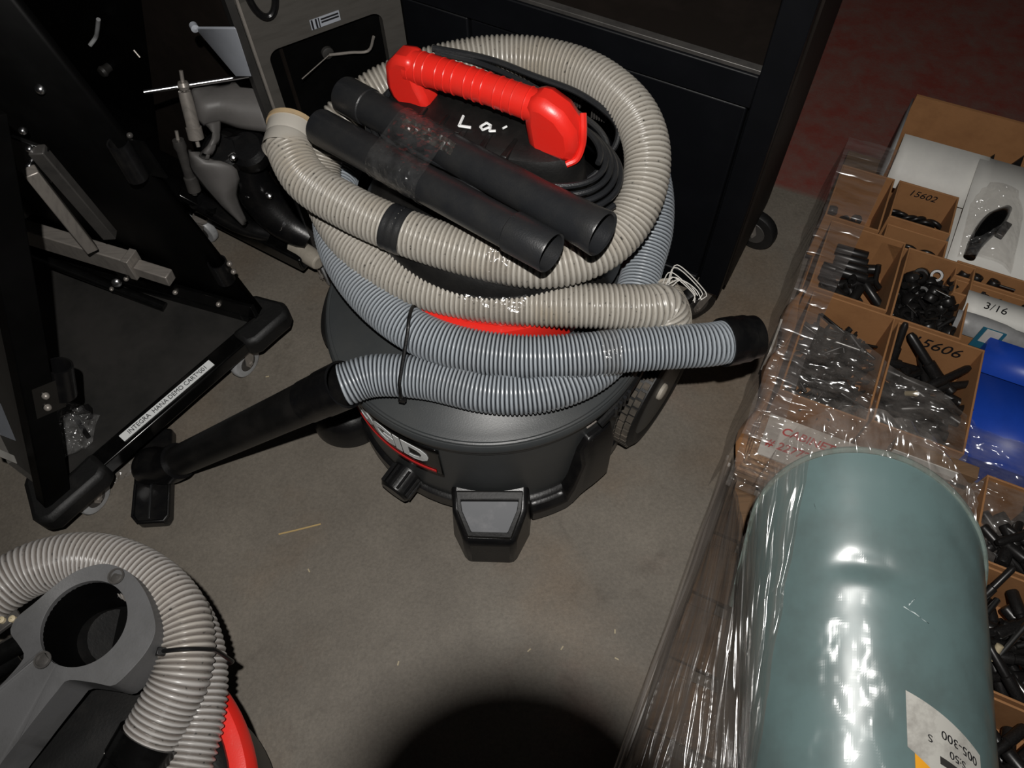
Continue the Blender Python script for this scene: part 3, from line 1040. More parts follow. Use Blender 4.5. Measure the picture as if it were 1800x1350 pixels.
n0, n1 = V((-0.6622, 0.5914, 0.0310)), V((-0.6525, 0.5234, 0.0310))
part('ridge', MB().bar(n0, n1, 0.004, 0.004), M['tube'], nz, bevel=0.001)
edge = [(-0.6909, 0.5903, 0.0310), (-0.6829, 0.5288, 0.0310), (-0.6725, 0.5178, 0.0310), (-0.6254, 0.5191, 0.0310), (-0.6203, 0.5296, 0.0310), (-0.6298, 0.5902, 0.0310)]
part('edge_bead', MB().tube([V(p) for p in edge], 0.003, 8), M['black'], nz)
nk = V((-0.6640, 0.6209, 0.0360))
part('neck', MB().tube(spline([nk + V((-0.004, 0, -0.004)), nk + V((0.006, 0.0, 0.012)), WE - dv * 0.012, WE - dv * 0.05], 0.008), 0.0335, 24), M['black'], nz)
g = MB()
q0 = V((-0.6191, 0.6043, 0.0830))
for k in range(3):
    g.bar(q0 + V((0.006 * k, 0.002 * k, 0.0)) + V((-0.004, 0.008, 0)), q0 + V((0.006 * k, 0.002 * k, 0.0)) + V((0.004, -0.010, 0)), 0.002, 0.004)
part('grip_rib', g, M['grey'], nz, label='three pale grip ribs')


# cable tie around the two blue hose strands
def tie(pts, label, head_i=0, w=0.0028):
    o = thing('cable_tie', label, 'cable tie', pts[head_i])
    sp_ = spline(pts, 0.004, closed=True)
    n_ = len(sp_)
    part('strap', MB().tube(sp_, w, 8, closed=True), M['black'], o)
    p = V(pts[head_i])
    part('head', MB().box(p, (0.010, 0.009, 0.008), Matrix.Rotation(0.6, 3, 'Y')), M['black'], o, bevel=0.001)
    return o


def around(c1, c2, r, d, n_=9):
    """stadium loop around two centres, in the plane normal to d"""
    c1, c2, d = V(c1), V(c2), V(d).normalized()
    u = (c2 - c1)
    u = (u - d * u.dot(d)).normalized()
    w = d.cross(u)
    out = []
    for k in range(n_):
        th = PI / 2 + PI * k / (n_ - 1)
        out.append(c1 + (u * math.cos(th) + w * math.sin(th)) * r)
    for k in range(n_):
        th = -PI / 2 + PI * k / (n_ - 1)
        out.append(c2 + (u * math.cos(th) + w * math.sin(th)) * r)
    return out


i1 = nearest(pth[:300], (-0.1548, 0.5941, 0.3670))
i2 = nearest(pth[600:], (-0.1379, 0.6488, 0.4100)) + 600
dd_ = (pth[i1 + 4] - pth[i1 - 4]).normalized()
lo_ = around(pth[i1], pth[i2], 0.0345, dd_)
hi_ = min(range(len(lo_)), key=lambda k: lo_[k].y + lo_[k].z * 0.3)
tie(lo_, 'black cable tie holding the two blue-grey hose strands together', hi_)

# ------------------------------------------------------------------ two wand tubes lying on top, taped together
def wand_tube(p0, p1, prof, label):
    o = thing('extension_wand', label, 'wand', p0, None)
    part('tube', MB().pipe(p0, p1, [(a, b * 0.955) for a, b in prof], 40), M['tube'], o)
    return o


t1a, t1b = V((-0.2233, 0.9331, 0.5900)), V((0.1151, 0.6270, 0.6220))
L1 = (t1b - t1a).length
wt1 = wand_tube(t1a, t1b, [(0.004, 0.020), (0.0, 0.0265), (0.004, 0.0275), (0.050, 0.0275), (0.0515, 0.0258), (L1 - 0.10, 0.0262), (L1 - 0.02, 0.029), (L1 - 0.002, 0.0305), (L1, 0.0295), (L1 - 0.002, 0.0265), (L1 - 0.07, 0.0235), (0.06, 0.022)],
                'upper charcoal wand tube taped beside another, its flared open end near the handle')
t2a, t2b = V((-0.2556, 0.8750, 0.5850)), V((0.0537, 0.6145, 0.6060))
L2 = (t2b - t2a).length
wt2 = wand_tube(t2a, t2b, [(0.004, 0.020), (0.0, 0.0255), (0.004, 0.0265), (L2 - 0.062, 0.0255), (L2 - 0.060, 0.0280), (L2 - 0.002, 0.0275), (L2, 0.0265), (L2 - 0.002, 0.0245), (L2 - 0.06, 0.0225), (0.06, 0.021)],
                'lower charcoal wand tube with a collar, lying across the front of the hose')
# tape sleeve around both tubes
u1, u2 = (t1b - t1a).normalized(), (t2b - t2a).normalized()
rows = []
for k in range(13):
    q = -0.045 + 0.09 * k / 12
    c1 = t1a + u1 * (L1 * 0.36 + q)
    c2 = t2a + u2 * (L2 * 0.40 + q)
    ring = around(c1, c2, 0.0262 + 0.0006 * math.sin(k * 1.7), u1, 14)
    rows.append(ring + [ring[0]])
tp = thing('clear_tape', 'glossy clear packing tape binding the two charcoal wand tubes', 'tape', rows[0][0])
part('tape_band', MB().grid(rows), M['tape'], tp)
# crinkled shiny fold of tape on the upper tube
rows = []
for k in range(30):
    q = k / 29
    c = t1a + u1 * (L1 * (0.30 + 0.20 * q))
    row = []
    for j in range(7):
        th = math.radians(44 + 6 * j)
        w = V((0, 0, 1))
        sdn = u1.cross(w).normalized()
        upv = sdn.cross(u1)
        row.append(c + (sdn * math.cos(th) + upv * math.sin(th)) * (0.0275 + 0.0045 * noise1(q * 15, j * 0.9, 1.0)))
    rows.append(row)
part('tape_fold', MB().grid(rows), M['tape_fold'], tp, sharp=25, label='crumpled shiny fold of tape')

# ------------------------------------------------------------------ second vacuum, bottom left
V2 = V((-0.55, 0.03, 0))
t = thing('shop_vacuum', 'second shop vacuum with a big grey ring handle and red drum rim, near the camera', 'vacuum', V2)
part('drum', MB().lathe([(0.17, 0.03), (0.19, 0.04), (0.212, 0.262), (0.212, 0.28)], V2, 72), M['black_dusty'], t)
part('drum_rim', MB().lathe([(0.205, 0.262), (0.222, 0.268), (0.231, 0.278), (0.231, 0.292), (0.224, 0.302), (0.208, 0.306), (0.2, 0.304)], V2, 96), M['red'], t, label='bright red rim')
part('lid', MB().lathe([(0.206, 0.29), (0.206, 0.312), (0.196, 0.322), (0.16, 0.330), (0.0, 0.334)], V2, 72), M['black_dusty'], t)
for k in range(4):
    a = math.radians(62 + 90 * k)
    part('rim_clip', MB().box(V2 + V((0.214 * math.cos(a), 0.214 * math.sin(a), 0.302)), (0.03, 0.02, 0.02), Matrix.Rotation(a + PI / 2, 3, 'Z')), M['black'], t, bevel=0.002)
    a2 = a + PI / 4
    wm = V2 + V((0.165 * math.cos(a2), 0.165 * math.sin(a2), 0.02))
    wd = V((-math.sin(a2), math.cos(a2), 0))
    part('foot_wheel', MB().pipe(wm - wd * 0.012, wm + wd * 0.012, [(0, 0.002), (0, 0.02), (0.024, 0.02), (0.024, 0.002)], 18), M['rubber'], t)
# ring handle plate
ow = [(-0.5839, 0.2338, 0.4350), (-0.5768, 0.2458, 0.4400), (-0.5591, 0.2603, 0.4440), (-0.5400, 0.2789, 0.4460), (-0.5202, 0.2940, 0.4470), (-0.5032, 0.3008, 0.4470), (-0.4862, 0.3032, 0.4460), (-0.4689, 0.2988, 0.4450), (-0.4526, 0.2896, 0.4440), (-0.4379, 0.2746, 0.4430), (-0.4262, 0.2573, 0.4420), (-0.4179, 0.2398, 0.4410), (-0.4141, 0.2252, 0.4400), (-0.4158, 0.2115, 0.4400), (-0.4229, 0.1963, 0.4400), (-0.4337, 0.1816, 0.4400), (-0.4453, 0.1689, 0.4400), (-0.4529, 0.1668, 0.4400), (-0.4642, 0.1695, 0.4400), (-0.4805, 0.1725, 0.4400), (-0.5021, 0.1747, 0.4380), (-0.5122, 0.1643, 0.4350), (-0.5352, 0.1374, 0.4250), (-0.5647, 0.1031, 0.4100), (-0.6029, 0.0586, 0.3950), (-0.6501, 0.1073, 0.3950), (-0.6083, 0.1530, 0.4150), (-0.5790, 0.1803, 0.4250), (-0.5632, 0.1968, 0.4320), (-0.5608, 0.2055, 0.4340), (-0.5722, 0.2184, 0.4340), (-0.5805, 0.2267, 0.4350)]
outer = spline(ow, 0.006, closed=True)
hcx = V((-0.4973, 0.2364, 0.4430))
hux = (V((-0.4590, 0.2504, 0.4430)) - hcx)
huy = (V((-0.4732, 0.2006, 0.4430)) - hcx)
hr = 0.0485
e1_ = V((1, 0, 0))
inner = []
for p in outer:
    d = (p - hcx)
    d.z = 0
    d.normalize()
    inner.append(V((hcx.x + d.x * hr, hcx.y + d.y * hr, 0.0)))
# spread the inner loop evenly by angle but keep the pairing order
ordr = []
cum = [0.0]
for a, b in zip(outer, outer[1:]):
    cum.append(cum[-1] + (b - a).length)
th0 = [math.atan2(p.y - hcx.y, p.x - hcx.x) for p in outer]
for p, q in zip(outer, inner):
    q.z = 0.441 if (p - hcx).length < 0.13 else 0.436
part('ring_handle', MB().ringprism(outer, inner, V((0.0, 0.0, -0.055))), M['grey'], t, bevel=0.012, sharp=60, label='grey ring-shaped handle')
part('handle_cup', MB().pipe(hcx + V((0, 0, -0.004)), hcx + V((0, 0, -0.08)), [(0, hr + 0.0005), (0.05, hr - 0.004), (0.085, hr - 0.007), (0.085, 0.001)], 48), M['black_matt'], t)
for q in [(-0.4699, 0.2877, 0.4460), (-0.5341, 0.1972, 0.4400)]:
    part('screw_hole', MB().pipe(V(q) + V((0, 0, 0.0015)), V(q) - V((0, 0, 0.004)), [(0.0, 0.0075), (0.0, 0.0095), (0.001, 0.0098), (0.005, 0.0075), (0.004, 0.0060), (0.004, 0.0005)], 20), M['steel_dull'], t, label='recessed screw')
part('handle_pillar', MB().tube([V((-0.5012, 0.2406, 0.3520)), V((-0.5279, 0.2406, 0.3250))], [0.034, 0.05], 24), M['black_dusty'], t)
part('handle_pillar', MB().tube([V((-0.5913, 0.1374, 0.3700)), V((-0.6199, 0.1380, 0.3200))], [0.034, 0.045], 24), M['black_dusty'], t)
part('name_tag', MB().box((-0.4857, 0.1144, 0.3370), (0.014, 0.010, 0.002), Matrix.Rotation(1.1, 3, 'Z')), M['paper'], t, label='tiny pale tag')
# its hose
h2 = [(-0.6773, 0.2701, 0.3850), (-0.6438, 0.2975, 0.3850), (-0.6079, 0.3207, 0.3850), (-0.5569, 0.3312, 0.3850), (-0.5037, 0.3219, 0.3870), (-0.4531, 0.2960, 0.3880), (-0.4154, 0.2597, 0.3880), (-0.3998, 0.2227, 0.3860), (-0.3998, 0.1847, 0.3820), (-0.4148, 0.1491, 0.3740), (-0.4307, 0.1204, 0.3660)]
mb, pth = hose_mb(h2, 0.0340, pitch=0.0066, depth=0.0030, power=1.5)
h2o = thing('vacuum_hose', 'white ribbed hose looped around the grey ring handle, bottom left', 'hose', pth[-1])
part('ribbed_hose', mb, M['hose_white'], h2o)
e0, e1 = pth[-1], pth[-8]
dv = (e0 - e1).normalized()
part('end_cuff', MB().pipe(e0 - dv * 0.004, e0 + dv, [(0, 0.033), (0, 0.0375), (0.03, 0.0375), (0.032, 0.0355), (0.09, 0.035), (0.09, 0.0)], 32), M['black_gloss'], h2o, label='glossy black hose cuff')
pmain = pth
h3 = [(-0.4642, 0.3036, 0.3250), (-0.4304, 0.2728, 0.3250), (-0.4065, 0.2363, 0.3250), (-0.3931, 0.1946, 0.3250), (-0.3892, 0.1551, 0.3250), (-0.3910, 0.1173, 0.3250), (-0.3989, 0.0753, 0.3250), (-0.4157, 0.0297, 0.3300)]
h3 = [(p[0], p[1], p[2] + 0.012) for p in h3]
mb, pth3 = hose_mb(h3, 0.0310, pitch=0.0068, depth=0.0030, power=1.5)
part('ribbed_hose', mb, M['hose_white'], h2o)
i1 = nearest(pmain, (-0.4006, 0.2099, 0.3850))
i2 = nearest(pth3, (-0.3941, 0.2097, 0.3350))
dd_ = (pmain[i1 + 4] - pmain[i1 - 4]).normalized()
lo_ = around(pmain[i1], pth3[i2], 0.0365, dd_)
hi_ = max(range(len(lo_)), key=lambda k: lo_[k].z - lo_[k].x * 0.7)
tie(lo_, 'black cable tie around the white hose strands, bottom left', hi_, 0.0026)
# clamp fitting and dark tubes at the frame edge
t2_ = thing('extension_wand', 'pair of shiny black tubes stowed beside the grey ring handle', 'wand', (-0.6129, 0.2016, 0.4000))
part('tube', MB().pipe((-0.5886, 0.2277, 0.4000), (-0.6489, 0.1902, 0.4000), [(0.0, 0.010), (0.0, 0.0125), (0.13, 0.0125), (0.13, 0.010)], 20), M['black_gloss'], t2_)
part('tube', MB().pipe((-0.5938, 0.2167, 0.3850), (-0.6540, 0.1774, 0.3850), [(0.0, 0.010), (0.0, 0.0125), (0.13, 0.0125), (0.13, 0.010)], 20), M['black_gloss'], t2_)
cl = thing('hose_clamp', 'small brass and steel clamp fitting beside the white hose at the left edge', 'clamp', (-0.6017, 0.2471, 0.4200))
part('clamp_plate', MB().bar((-0.6091, 0.2332, 0.4250), (-0.5850, 0.2544, 0.4250), 0.012, 0.006), M['steel_dull'], cl, bevel=0.001)
for q in [(-0.6002, 0.2459, 0.4300), (-0.5879, 0.2467, 0.4300)]:
    part('screw', MB().pipe(V(q) - V((0, 0, 0.003)), V(q) + V((0, 0, 0.003)), [(0, 0.001), (0, 0.004), (0.005, 0.004), (0.006, 0.002), (0.006, 0.0005)], 12), M['bone'], cl)

# ------------------------------------------------------------------ black demonstration cart, left
cA, cB = V((-0.7875, 0.5303, 0.1120)), V((-0.4672, 0.9028, 0.1120))       # front-left and right corners of its base
cD = V((-1.10, 1.135, 0.112))                               # far corner, outside the picture
t = thing('display_cart', 'black triangular display cart with a white lettered label on its front rail', 'cart', (cA.x, cA.y, 0))
cart = t
RW, RH = 0.036, 0.032


def rail(p, q, nm='base_rail', w=RW, h=RH, m='black_gloss'):
    return part(nm, MB().bar(p - V((0, 0, h / 2)), q - V((0, 0, h / 2)), w, h), M[m], t, bevel=0.003)


frail = rail(cA, cB)
rail(cB, cD)
rail(cA, cD)
part('base_plate', MB().prism([cA + V((0.02, 0.03, -0.026)), cB + V((-0.02, 0.0, -0.026)), cD + V((0.02, -0.02, -0.026))], V((0, 0, 0.006))), M['plate'], t)
# rubber corner bumpers
fd = (cB - cA).normalized()
ld_ = (cD - cA).normalized()
bd = (cD - cB).normalized()


def bumper(c, d1, d2, l1, l2):
    mid = -(d1 + d2).normalized()
    n1 = V((d1.y, -d1.x, 0))
    n1 = n1 if n1.dot(d2) < 0 else -n1
    n2 = V((d2.y, -d2.x, 0))
    n2 = n2 if n2.dot(d1) < 0 else -n2
    k = 0.034
    pts = [c + d1 * l1 - n1 * 0.020, c + d1 * l1 + n1 * k * 0.7, c + d1 * (l1 - 0.02) + n1 * k, c + d1 * 0.01 + n1 * k, c + (n1 + mid).normalized() * k * 1.15, c + mid * k * 1.25,
           c + (n2 + mid).normalized() * k * 1.15, c + d2 * 0.01 + n2 * k, c + d2 * (l2 - 0.02) + n2 * k, c + d2 * l2 + n2 * k * 0.7, c + d2 * l2 - n2 * 0.020, c - mid * 0.024]
    pts = [V((p.x, p.y, 0.072)) for p in pts]
    return part('corner_bumper', MB().prism(pts, V((0, 0, 0.046))), M['rubber'], t, bevel=0.010)


bumper(cA, fd, ld_, 0.10, 0.07)
bumper(cB, -fd, bd, 0.075, 0.06)
# label strip on the front rail
nr = V((fd.y, -fd.x, 0))
l0, l1 = V((-0.6905, 0.6425, 0.1135)), V((-0.5570, 0.7954, 0.1135))
lc = (l0 + l1) / 2
ls = part('label_strip', MB().bar(l0, l1, 0.0165, 0.0012), M['white_print'], frail, label='white label strip with black capitals')
LL = (l1 - l0).length
ux = (l1 - l0).normalized()
uy = V((-ux.y, ux.x, 0))
vs_, fs_ = text_geo('INTEGRA  HANA DEMO CART*001', 0.0145, extrude=0.0002, spacing=1.0)
wv = max(v.x for v in vs_)
kx = LL * 0.86 / wv
o_ = V((l0.x, l0.y, 0.1150)) + ux * LL * 0.07 - uy * 0.0046
part('lettering', MB().add([o_ + ux * v.x * kx + uy * v.y * 0.95 + V((0, 0, v.z)) for v in vs_], fs_), M['black_print'], frail)
# casters
for px_, yw in (((-0.7622, 0.5697, 0.0340), 245), ((-0.5278, 0.8481, 0.0340), 240), ((-0.6681, 1.1992, 0.0340), 150)):
    yr = math.radians(yw)
    castor(t, px_[0] - 0.014 * math.cos(yr), px_[1] - 0.014 * math.sin(yr), 0.082, r=0.034, w=0.018, yaw=yr, axle_out=0.014)
# leaning front post with a wide flat strip, and the left skin behind it
po0 = cA + V((0.005, 0.006, 0))
pv = V((0.294, 0.344, 1.0))
po1 = po0 + pv * 0.62
part('leaning_post', MB().bar(po0, po1, 0.045, 0.028, up=nr), M['black_matt'], t, bevel=0.002)
part('left_skin', MB().prism([cA + ld_ * 0.03, cA + ld_ * 0.62, cA + ld_ * 0.62 + V((0, 0, 0.42)), cA + ld_ * 0.03 + V((0, 0, 0.10))], V((-ld_.y, ld_.x, 0)) * 0.008), M['panel'], t)
sk = po0 + pv * 0.20 + ld_ * 0.10
nn_ = pv.cross(ld_).normalized()
nn_ = nn_ if nn_.y < 0 else -nn_
# vertical side panel standing on the back rail
rv = V((-fd.x * 0.134, -fd.y * 0.134, 1.0))
pb = V((cB.x, cB.y, 0.112)) + bd * 0.012
ptop = pb + rv * 0.86
rows = [[pb, pb + bd * 0.60], [ptop, ptop + bd * 0.60]]
part('side_panel', MB().grid(rows), M['black_matt'], t, solid=0.014)
pn = bd.cross(V((0, 0, 1))).normalized()
pn = pn if pn.y < 0 else -pn
part('panel_flange', MB().bar(pb + pn * 0.014 + V((0, 0, 0.022)), pb + bd * 0.30 + pn * 0.014 + V((0, 0, 0.022)), 0.010, 0.036), M['black_gloss'], t, bevel=0.001)


def bolt(q, n, r=0.0050, nm='bolt', m='steel'):
    q, n = V(q), V(n).normalized()
    return part(nm, MB().pipe(q - n * 0.002, q + n, [(0.0, 0.001), (0.0, r), (0.003, r), (0.006, r * 0.75), (0.0075, r * 0.3), (0.0076, 0.0003)], 16), M[m], t)


for (a_, z_) in ((0.075, 0.134), (0.17, 0.134), (0.28, 0.134)):
    bolt(pb + bd * a_ + pn * 0.020 + V((0, 0, z_ - 0.112)), pn, 0.005)
# tube sockets: on the leaning post and on the panel edge
sq = po0 + pv * 0.205 + fd * 0.045
pvn = pv.normalized()
so = part('tube_socket', MB().pipe(sq + pvn * 0.030, sq - pvn * 0.030, [(0.055, 0.017), (0.0, 0.017), (0.0, 0.020), (0.06, 0.020), (0.06, 0.001)], 24), M['black'], t)
part('socket_plate', MB().bar(sq - pvn * 0.03 - fd * 0.030 + nr * 0.012, sq + pvn * 0.03 - fd * 0.030 + nr * 0.012, 0.045, 0.004, up=nr), M['black_gloss'], so)
for q in (0.012, -0.012):
    bolt(sq + pvn * q - fd * 0.036 + nr * 0.016, nr, 0.0055)
s2 = V((-0.5294, 0.8522, 0.5900)) - V((0, 0, 0.03))
so = part('tube_socket', MB().pipe(s2 + V((0, 0, 0.03)), s2 - V((0, 0, 0.035)), [(0.055, 0.013), (0.0, 0.013), (0.0, 0.0155), (0.065, 0.0155), (0.065, 0.001)], 24), M['black'], t)
part('socket_plate', MB().bar(s2 + V((0.024, 0, 0.032)), s2 + V((0.030, 0, -0.035)), 0.03, 0.003, up=pn), M['black_gloss'], so)
for q in [(-0.5143, 0.8626, 0.5920), (-0.5126, 0.8621, 0.5720)]:
    bolt(q, (0.25, -0.75, 0.6), 0.0042, 'bolt', 'steel_dull')
s3 = V((-0.5040, 0.8917, 0.2850)) - V((0, 0, 0.02))
part('tube_socket', MB().pipe(s3 + V((0, 0, 0.02)), s3 - V((0, 0, 0.03)), [(0.045, 0.014), (0.0, 0.014), (0.0, 0.0165), (0.05, 0.0165), (0.05, 0.001)], 24), M['black'], t)
for q in (0.018, -0.004):
    bolt(s3 + V((0.022, -0.004, q)), (0.25, -0.75, 0.6), 0.005)
# steel support bars running down to the cross channel
for (a0, a1, w_, nm) in (((-0.6640, 0.8774, 0.5609), (-0.6649, 0.9067, 0.3443), 0.022, 'support_bar'), ((-0.6967, 0.8788, 0.5197), (-0.7198, 0.9163, 0.3026), 0.020, 'support_bar')):
    a0, a1 = V(a0), V(a1)
    part(nm, MB().bar(a0, a1, w_, 0.018), M['steel_dull'] if w_ > 0.021 else M['steel'], t, bevel=0.002)
ch0, ch1 = V((-1.0034, 1.0472, 0.2629)), V((-0.6790, 0.9311, 0.2407))
cdv = (ch1 - ch0).normalized()
part('cross_channel', MB().bar(ch0, ch1, 0.026, 0.046), M['steel'], t, bevel=0.002)
part('end_plate', MB().bar(ch1 - cdv * 0.004, ch1 + cdv * 0.010, 0.032, 0.052), M['steel'], t, bevel=0.0015, label='bright steel end plate')
ch2, ch3 = ch1 + cdv * 0.010 - V((0, 0, 0.006)), ch1 + cdv * 0.075 - V((0, 0, 0.008))
part('slide_end', MB().bar(ch2, ch3, 0.022, 0.026), M['steel'], t, bevel=0.002, label='bright steel slide end')
r0, r1 = V((-0.9456, 1.0256, 0.1851)), V((-0.6779, 0.9391, 0.0977))
part('lower_rod', MB().tube([r0, r1], 0.010, 14), M['black_gloss'], t)
bolt((-0.7286, 0.9291, 0.1914), (0.3, -0.9, 0.4), 0.009, 'knob', 'chrome')
bolt((-0.7597, 0.9457, 0.1526), (0.3, -0.9, 0.4), 0.004)
kp0, kp1 = V((-0.6727, 0.8852, 0.5668)), V((-0.7223, 0.9156, 0.4758))
part('pivot_plate', MB().bar(kp0, kp1, 0.05, 0.008, up=(0.2, -0.9, 0.5)), M['black_gloss'], t, bevel=0.002)
for q in [(-0.6668, 0.8797, 0.5920), (-0.6737, 0.8778, 0.5611), (-0.7053, 0.8958, 0.5128)]:
    bolt(q, (0.2, -0.8, 0.6), 0.0055, 'bolt', 'chrome')
bolt((-0.5962, 0.8648, 0.6703), (0.2, -0.8, 0.6), 0.0065, 'bolt', 'chrome')
lp_ = V((-0.7962, 0.9266, 0.4355))
part('tube_socket', MB().pipe(lp_ + V((0, 0, 0.03)), lp_ - V((0, 0, 0.05)), [(0.07, 0.014), (0.0, 0.014), (0.0, 0.017), (0.08, 0.017), (0.08, 0.001)], 24), M['black'], t)
# two stickers on the left skin
nl_ = V((ld_.y, -ld_.x, 0))
for (q0, q1, h_, mm) in (((-0.8326, 0.6219, 0.2496), (-0.8400, 0.6363, 0.1994), 0.07, 'bluegrey'), ((-0.7923, 0.5439, 0.2863), (-0.8018, 0.5624, 0.2073), 0.014, 'paper')):
    part('sticker', MB().bar(q0, q1, h_, 0.001, up=nl_), M[mm], t)

# plastic bag of black parts on the cart base
bag = thing('parts_bag', 'crumpled clear plastic bag of small black parts on the cart base', 'bag', (-0.8082, 0.6578, 0.0950))
bc = V((-0.8044, 0.6608, 0.1000))
vs2, fs2 = [], []
NB, MBk = 26, 18
from mathutils import noise as mnoise
for i in range(MBk + 1):
    ph = PI * i / MBk
    for k in range(NB):
        th = 2 * PI * k / NB
        d = V((math.sin(ph) * math.cos(th), math.sin(ph) * math.sin(th), math.cos(ph)))
        r = 1 + 0.35 * mnoise.noise(d * 2.3 + V((5, 1, 2))) + 0.12 * mnoise.noise(d * 7)
        p = bc + (fd * d.x * 0.062 + nr * d.y * 0.045) * r + V((0, 0, max(d.z, -0.3) * 0.042 * r))
        p.z = max(p.z, 0.0935)
        vs2.append(p)
for i in range(MBk):
    for k in range(NB):
        k2 = (k + 1) % NB
        fs2.append((i * NB + k, i * NB + k2, (i + 1) * NB + k2, (i + 1) * NB + k))
part('bag_film', MB().add(vs2, fs2), M['bag'], bag, sharp=20)
for q, sz in (((-0.7717, 0.7014, 0.1080), 0.02), ((-0.8257, 0.6478, 0.1050), 0.022), ((-0.8058, 0.6257, 0.1030), 0.014)):
    part('black_part', MB().box(q, (sz, sz * 1.2, 0.016), Matrix.Rotation(random.random(), 3, 'Z')), M['black'], bag, bevel=0.002)
part('black_part', MB().tube([(-0.7865, 0.6924, 0.1150), (-0.7520, 0.6492, 0.1120)], 0.004, 8), M['black'], bag)
# strip of crumpled film on the floor between cart and nozzle
rows = []
for i in range(12):
    row = []
    for j in range(6):
        p = V((-0.7731, 0.6231, 0.0000)).lerp(V((-0.7129, 0.6511, 0.0000)), i / 11) + V((0.0, 0.012 * (j - 2.5), 0.008 + 0.008 * noise1(i * 0.9, j * 1.1, 1.0)))
        row.append(p)
    rows.append(row)
single('film_scrap', MB().grid(rows), M['bag'], 'scrap of crumpled clear film on the floor beside the floor nozzle', 'plastic')

# ------------------------------------------------------------------ second cart behind, with a grey board
c2R = V((-0.4093, 1.0601, 0.0600))
c2L = V((-0.7678, 1.2933, 0.0600))
t = thing('display_cart', 'rear display cart with a tall grey-brown board cut out around a black window', 'cart', (c2R.x, c2R.y, 0))
cart2 = t
bdir = (c2L - c2R).normalized()
part('base_rail', MB().bar(V((c2R.x, c2R.y, 0.085)), V((c2L.x, c2L.y, 0.085)) + bdir * 0.10, 0.05, 0.035), M['black_gloss'], t, bevel=0.004)
bk = V((-bdir.y, bdir.x, 0))
bk = bk if bk.y > 0 else -bk
part('base_rail', MB().bar(V((c2R.x, c2R.y, 0.085)), V((c2R.x, c2R.y, 0.085)) + bk * 0.5 + V((0.12, 0, 0)), 0.05, 0.035), M['black_gloss'], t, bevel=0.004)
part('corner_bumper', MB().tube(spline([(-0.4461, 1.0875, 0.0950), (-0.4235, 1.0742, 0.0950), (-0.4005, 1.0550, 0.0950), (-0.3827, 1.0393, 0.0950)], 0.01), [0.017, 0.019, 0.019, 0.02, 0.019, 0.017], 14), M['beige'], t, bevel=0.004, label='worn beige corner bumper')
castor(t, c2R.x + 0.015, c2R.y + 0.02, 0.068, r=0.026, w=0.016, yaw=math.radians(-60), axle_out=0.016)
q = V((-0.6776, 1.2369, 0.0000))
castor(t, q.x, q.y + 0.03, 0.068, r=0.026, w=0.016, yaw=math.radians(200), axle_out=0.016)
# board: vertical plane
B0 = V((-0.3650, 1.0884, 0))
bu = V((math.cos(math.radians(28.7)), math.sin(math.radians(28.7)), 0))
bn = V((bu.y, -bu.x, 0))


def bp(u, z):
    return B0 + bu * u + V((0, 0, z))


U0, U1 = -0.022, 0.234


def rrect(u0, u1, z0, z1, r, n_=6):
    pts = []
    for (cu, czz, a0) in ((u1 - r, z1 - r, 0), (u0 + r, z1 - r, 90), (u0 + r, z0 + r, 180), (u1 - r, z0 + r, 270)):
        for k in range(n_ + 1):
            a = math.radians(a0 + 90 * k / n_)
            pts.append((cu + r * math.cos(a), czz + r * math.sin(a)))
    return pts


hole = rrect(0.0, 0.198, 0.14, 0.550, 0.018)
outp = []
for (u_, z_) in hole:
    cu, czz = 0.106, 0.36
    du, dz_ = u_ - cu, z_ - czz
    k = min(0.128 / abs(du), (0.28 if dz_ < 0 else 0.54) / abs(dz_))
    outp.append((cu + du * k, czz + dz_ * k))
board = part('board', MB().ringprism([bp(u_, z_) for u_, z_ in outp], [bp(u_, z_) for u_, z_ in hole], -bn * 0.016), M['panel'], t, label='grey-brown board')
part('window_backing', MB().prism([bp(-0.01, 0.12) - bn * 0.017, bp(0.21, 0.12) - bn * 0.017, bp(0.21, 0.57) - bn * 0.017, bp(-0.01, 0.57) - bn * 0.017], -bn * 0.006), M['black_matt'], t)
part('edge_strip', MB().bar(bp(U0 + 0.003, 0.08) + bn * 0.001, bp(U0 + 0.003, 0.90) + bn * 0.001, 0.004, 0.003, up=bn), M['steel'], board)
part('side_return', MB().prism([bp(U0 - 0.001, 0.08), bp(U0 - 0.001, 0.90), bp(U0 - 0.001, 0.90) - bn * 0.04, bp(U0 - 0.001, 0.08) - bn * 0.04], -bu * 0.012), M['plate'], t)
lb0 = bp(0.078, 0.5685) + bn * 0.0008
lb_ = part('board_label', MB().bar(lb0, lb0 + bu * 0.050, 0.017, 0.0008, up=bn), M['bluegrey'], board, label='small label with dark bars')
for u_, w_ in ((0.003, 0.003), (0.010, 0.003), (0.0145, 0.0018)):
    part('print_bar', MB().bar(lb0 + bu * u_ + bn * 0.0006 - V((0, 0, 0.008)), lb0 + bu * u_ + bn * 0.0006 + V((0, 0, 0.008)), w_, 0.0004, up=bn), M['black_print'], board)
for z_ in (0.004, -0.001):
    part('print_bar', MB().bar(lb0 + bu * 0.018 + bn * 0.0006 + V((0, 0, z_)), lb0 + bu * 0.048 + bn * 0.0006 + V((0, 0, z_)), 0.0028, 0.0004, up=bn), M['black_print'], board)
hb = bp(0.096, 0.506) - bn * 0.012
br = part('hook_boss', MB().pipe(hb, hb + bn, [(0, 0.002), (0, 0.010), (0.006, 0.010), (0.007, 0.008), (0.007, 0.001)], 24), M['plate'], t)
part('hook_arm', MB().tube(spline([hb + bn * 0.010, hb + bn * 0.012 + bu * 0.035 - V((0, 0, 0.008)), hb + bn * 0.016 + bu * 0.066 - V((0, 0, 0.014)), hb + bn * 0.022 + bu * 0.078 + V((0, 0, 0.012))], 0.006), 0.0024, 10), M['steel'], br)
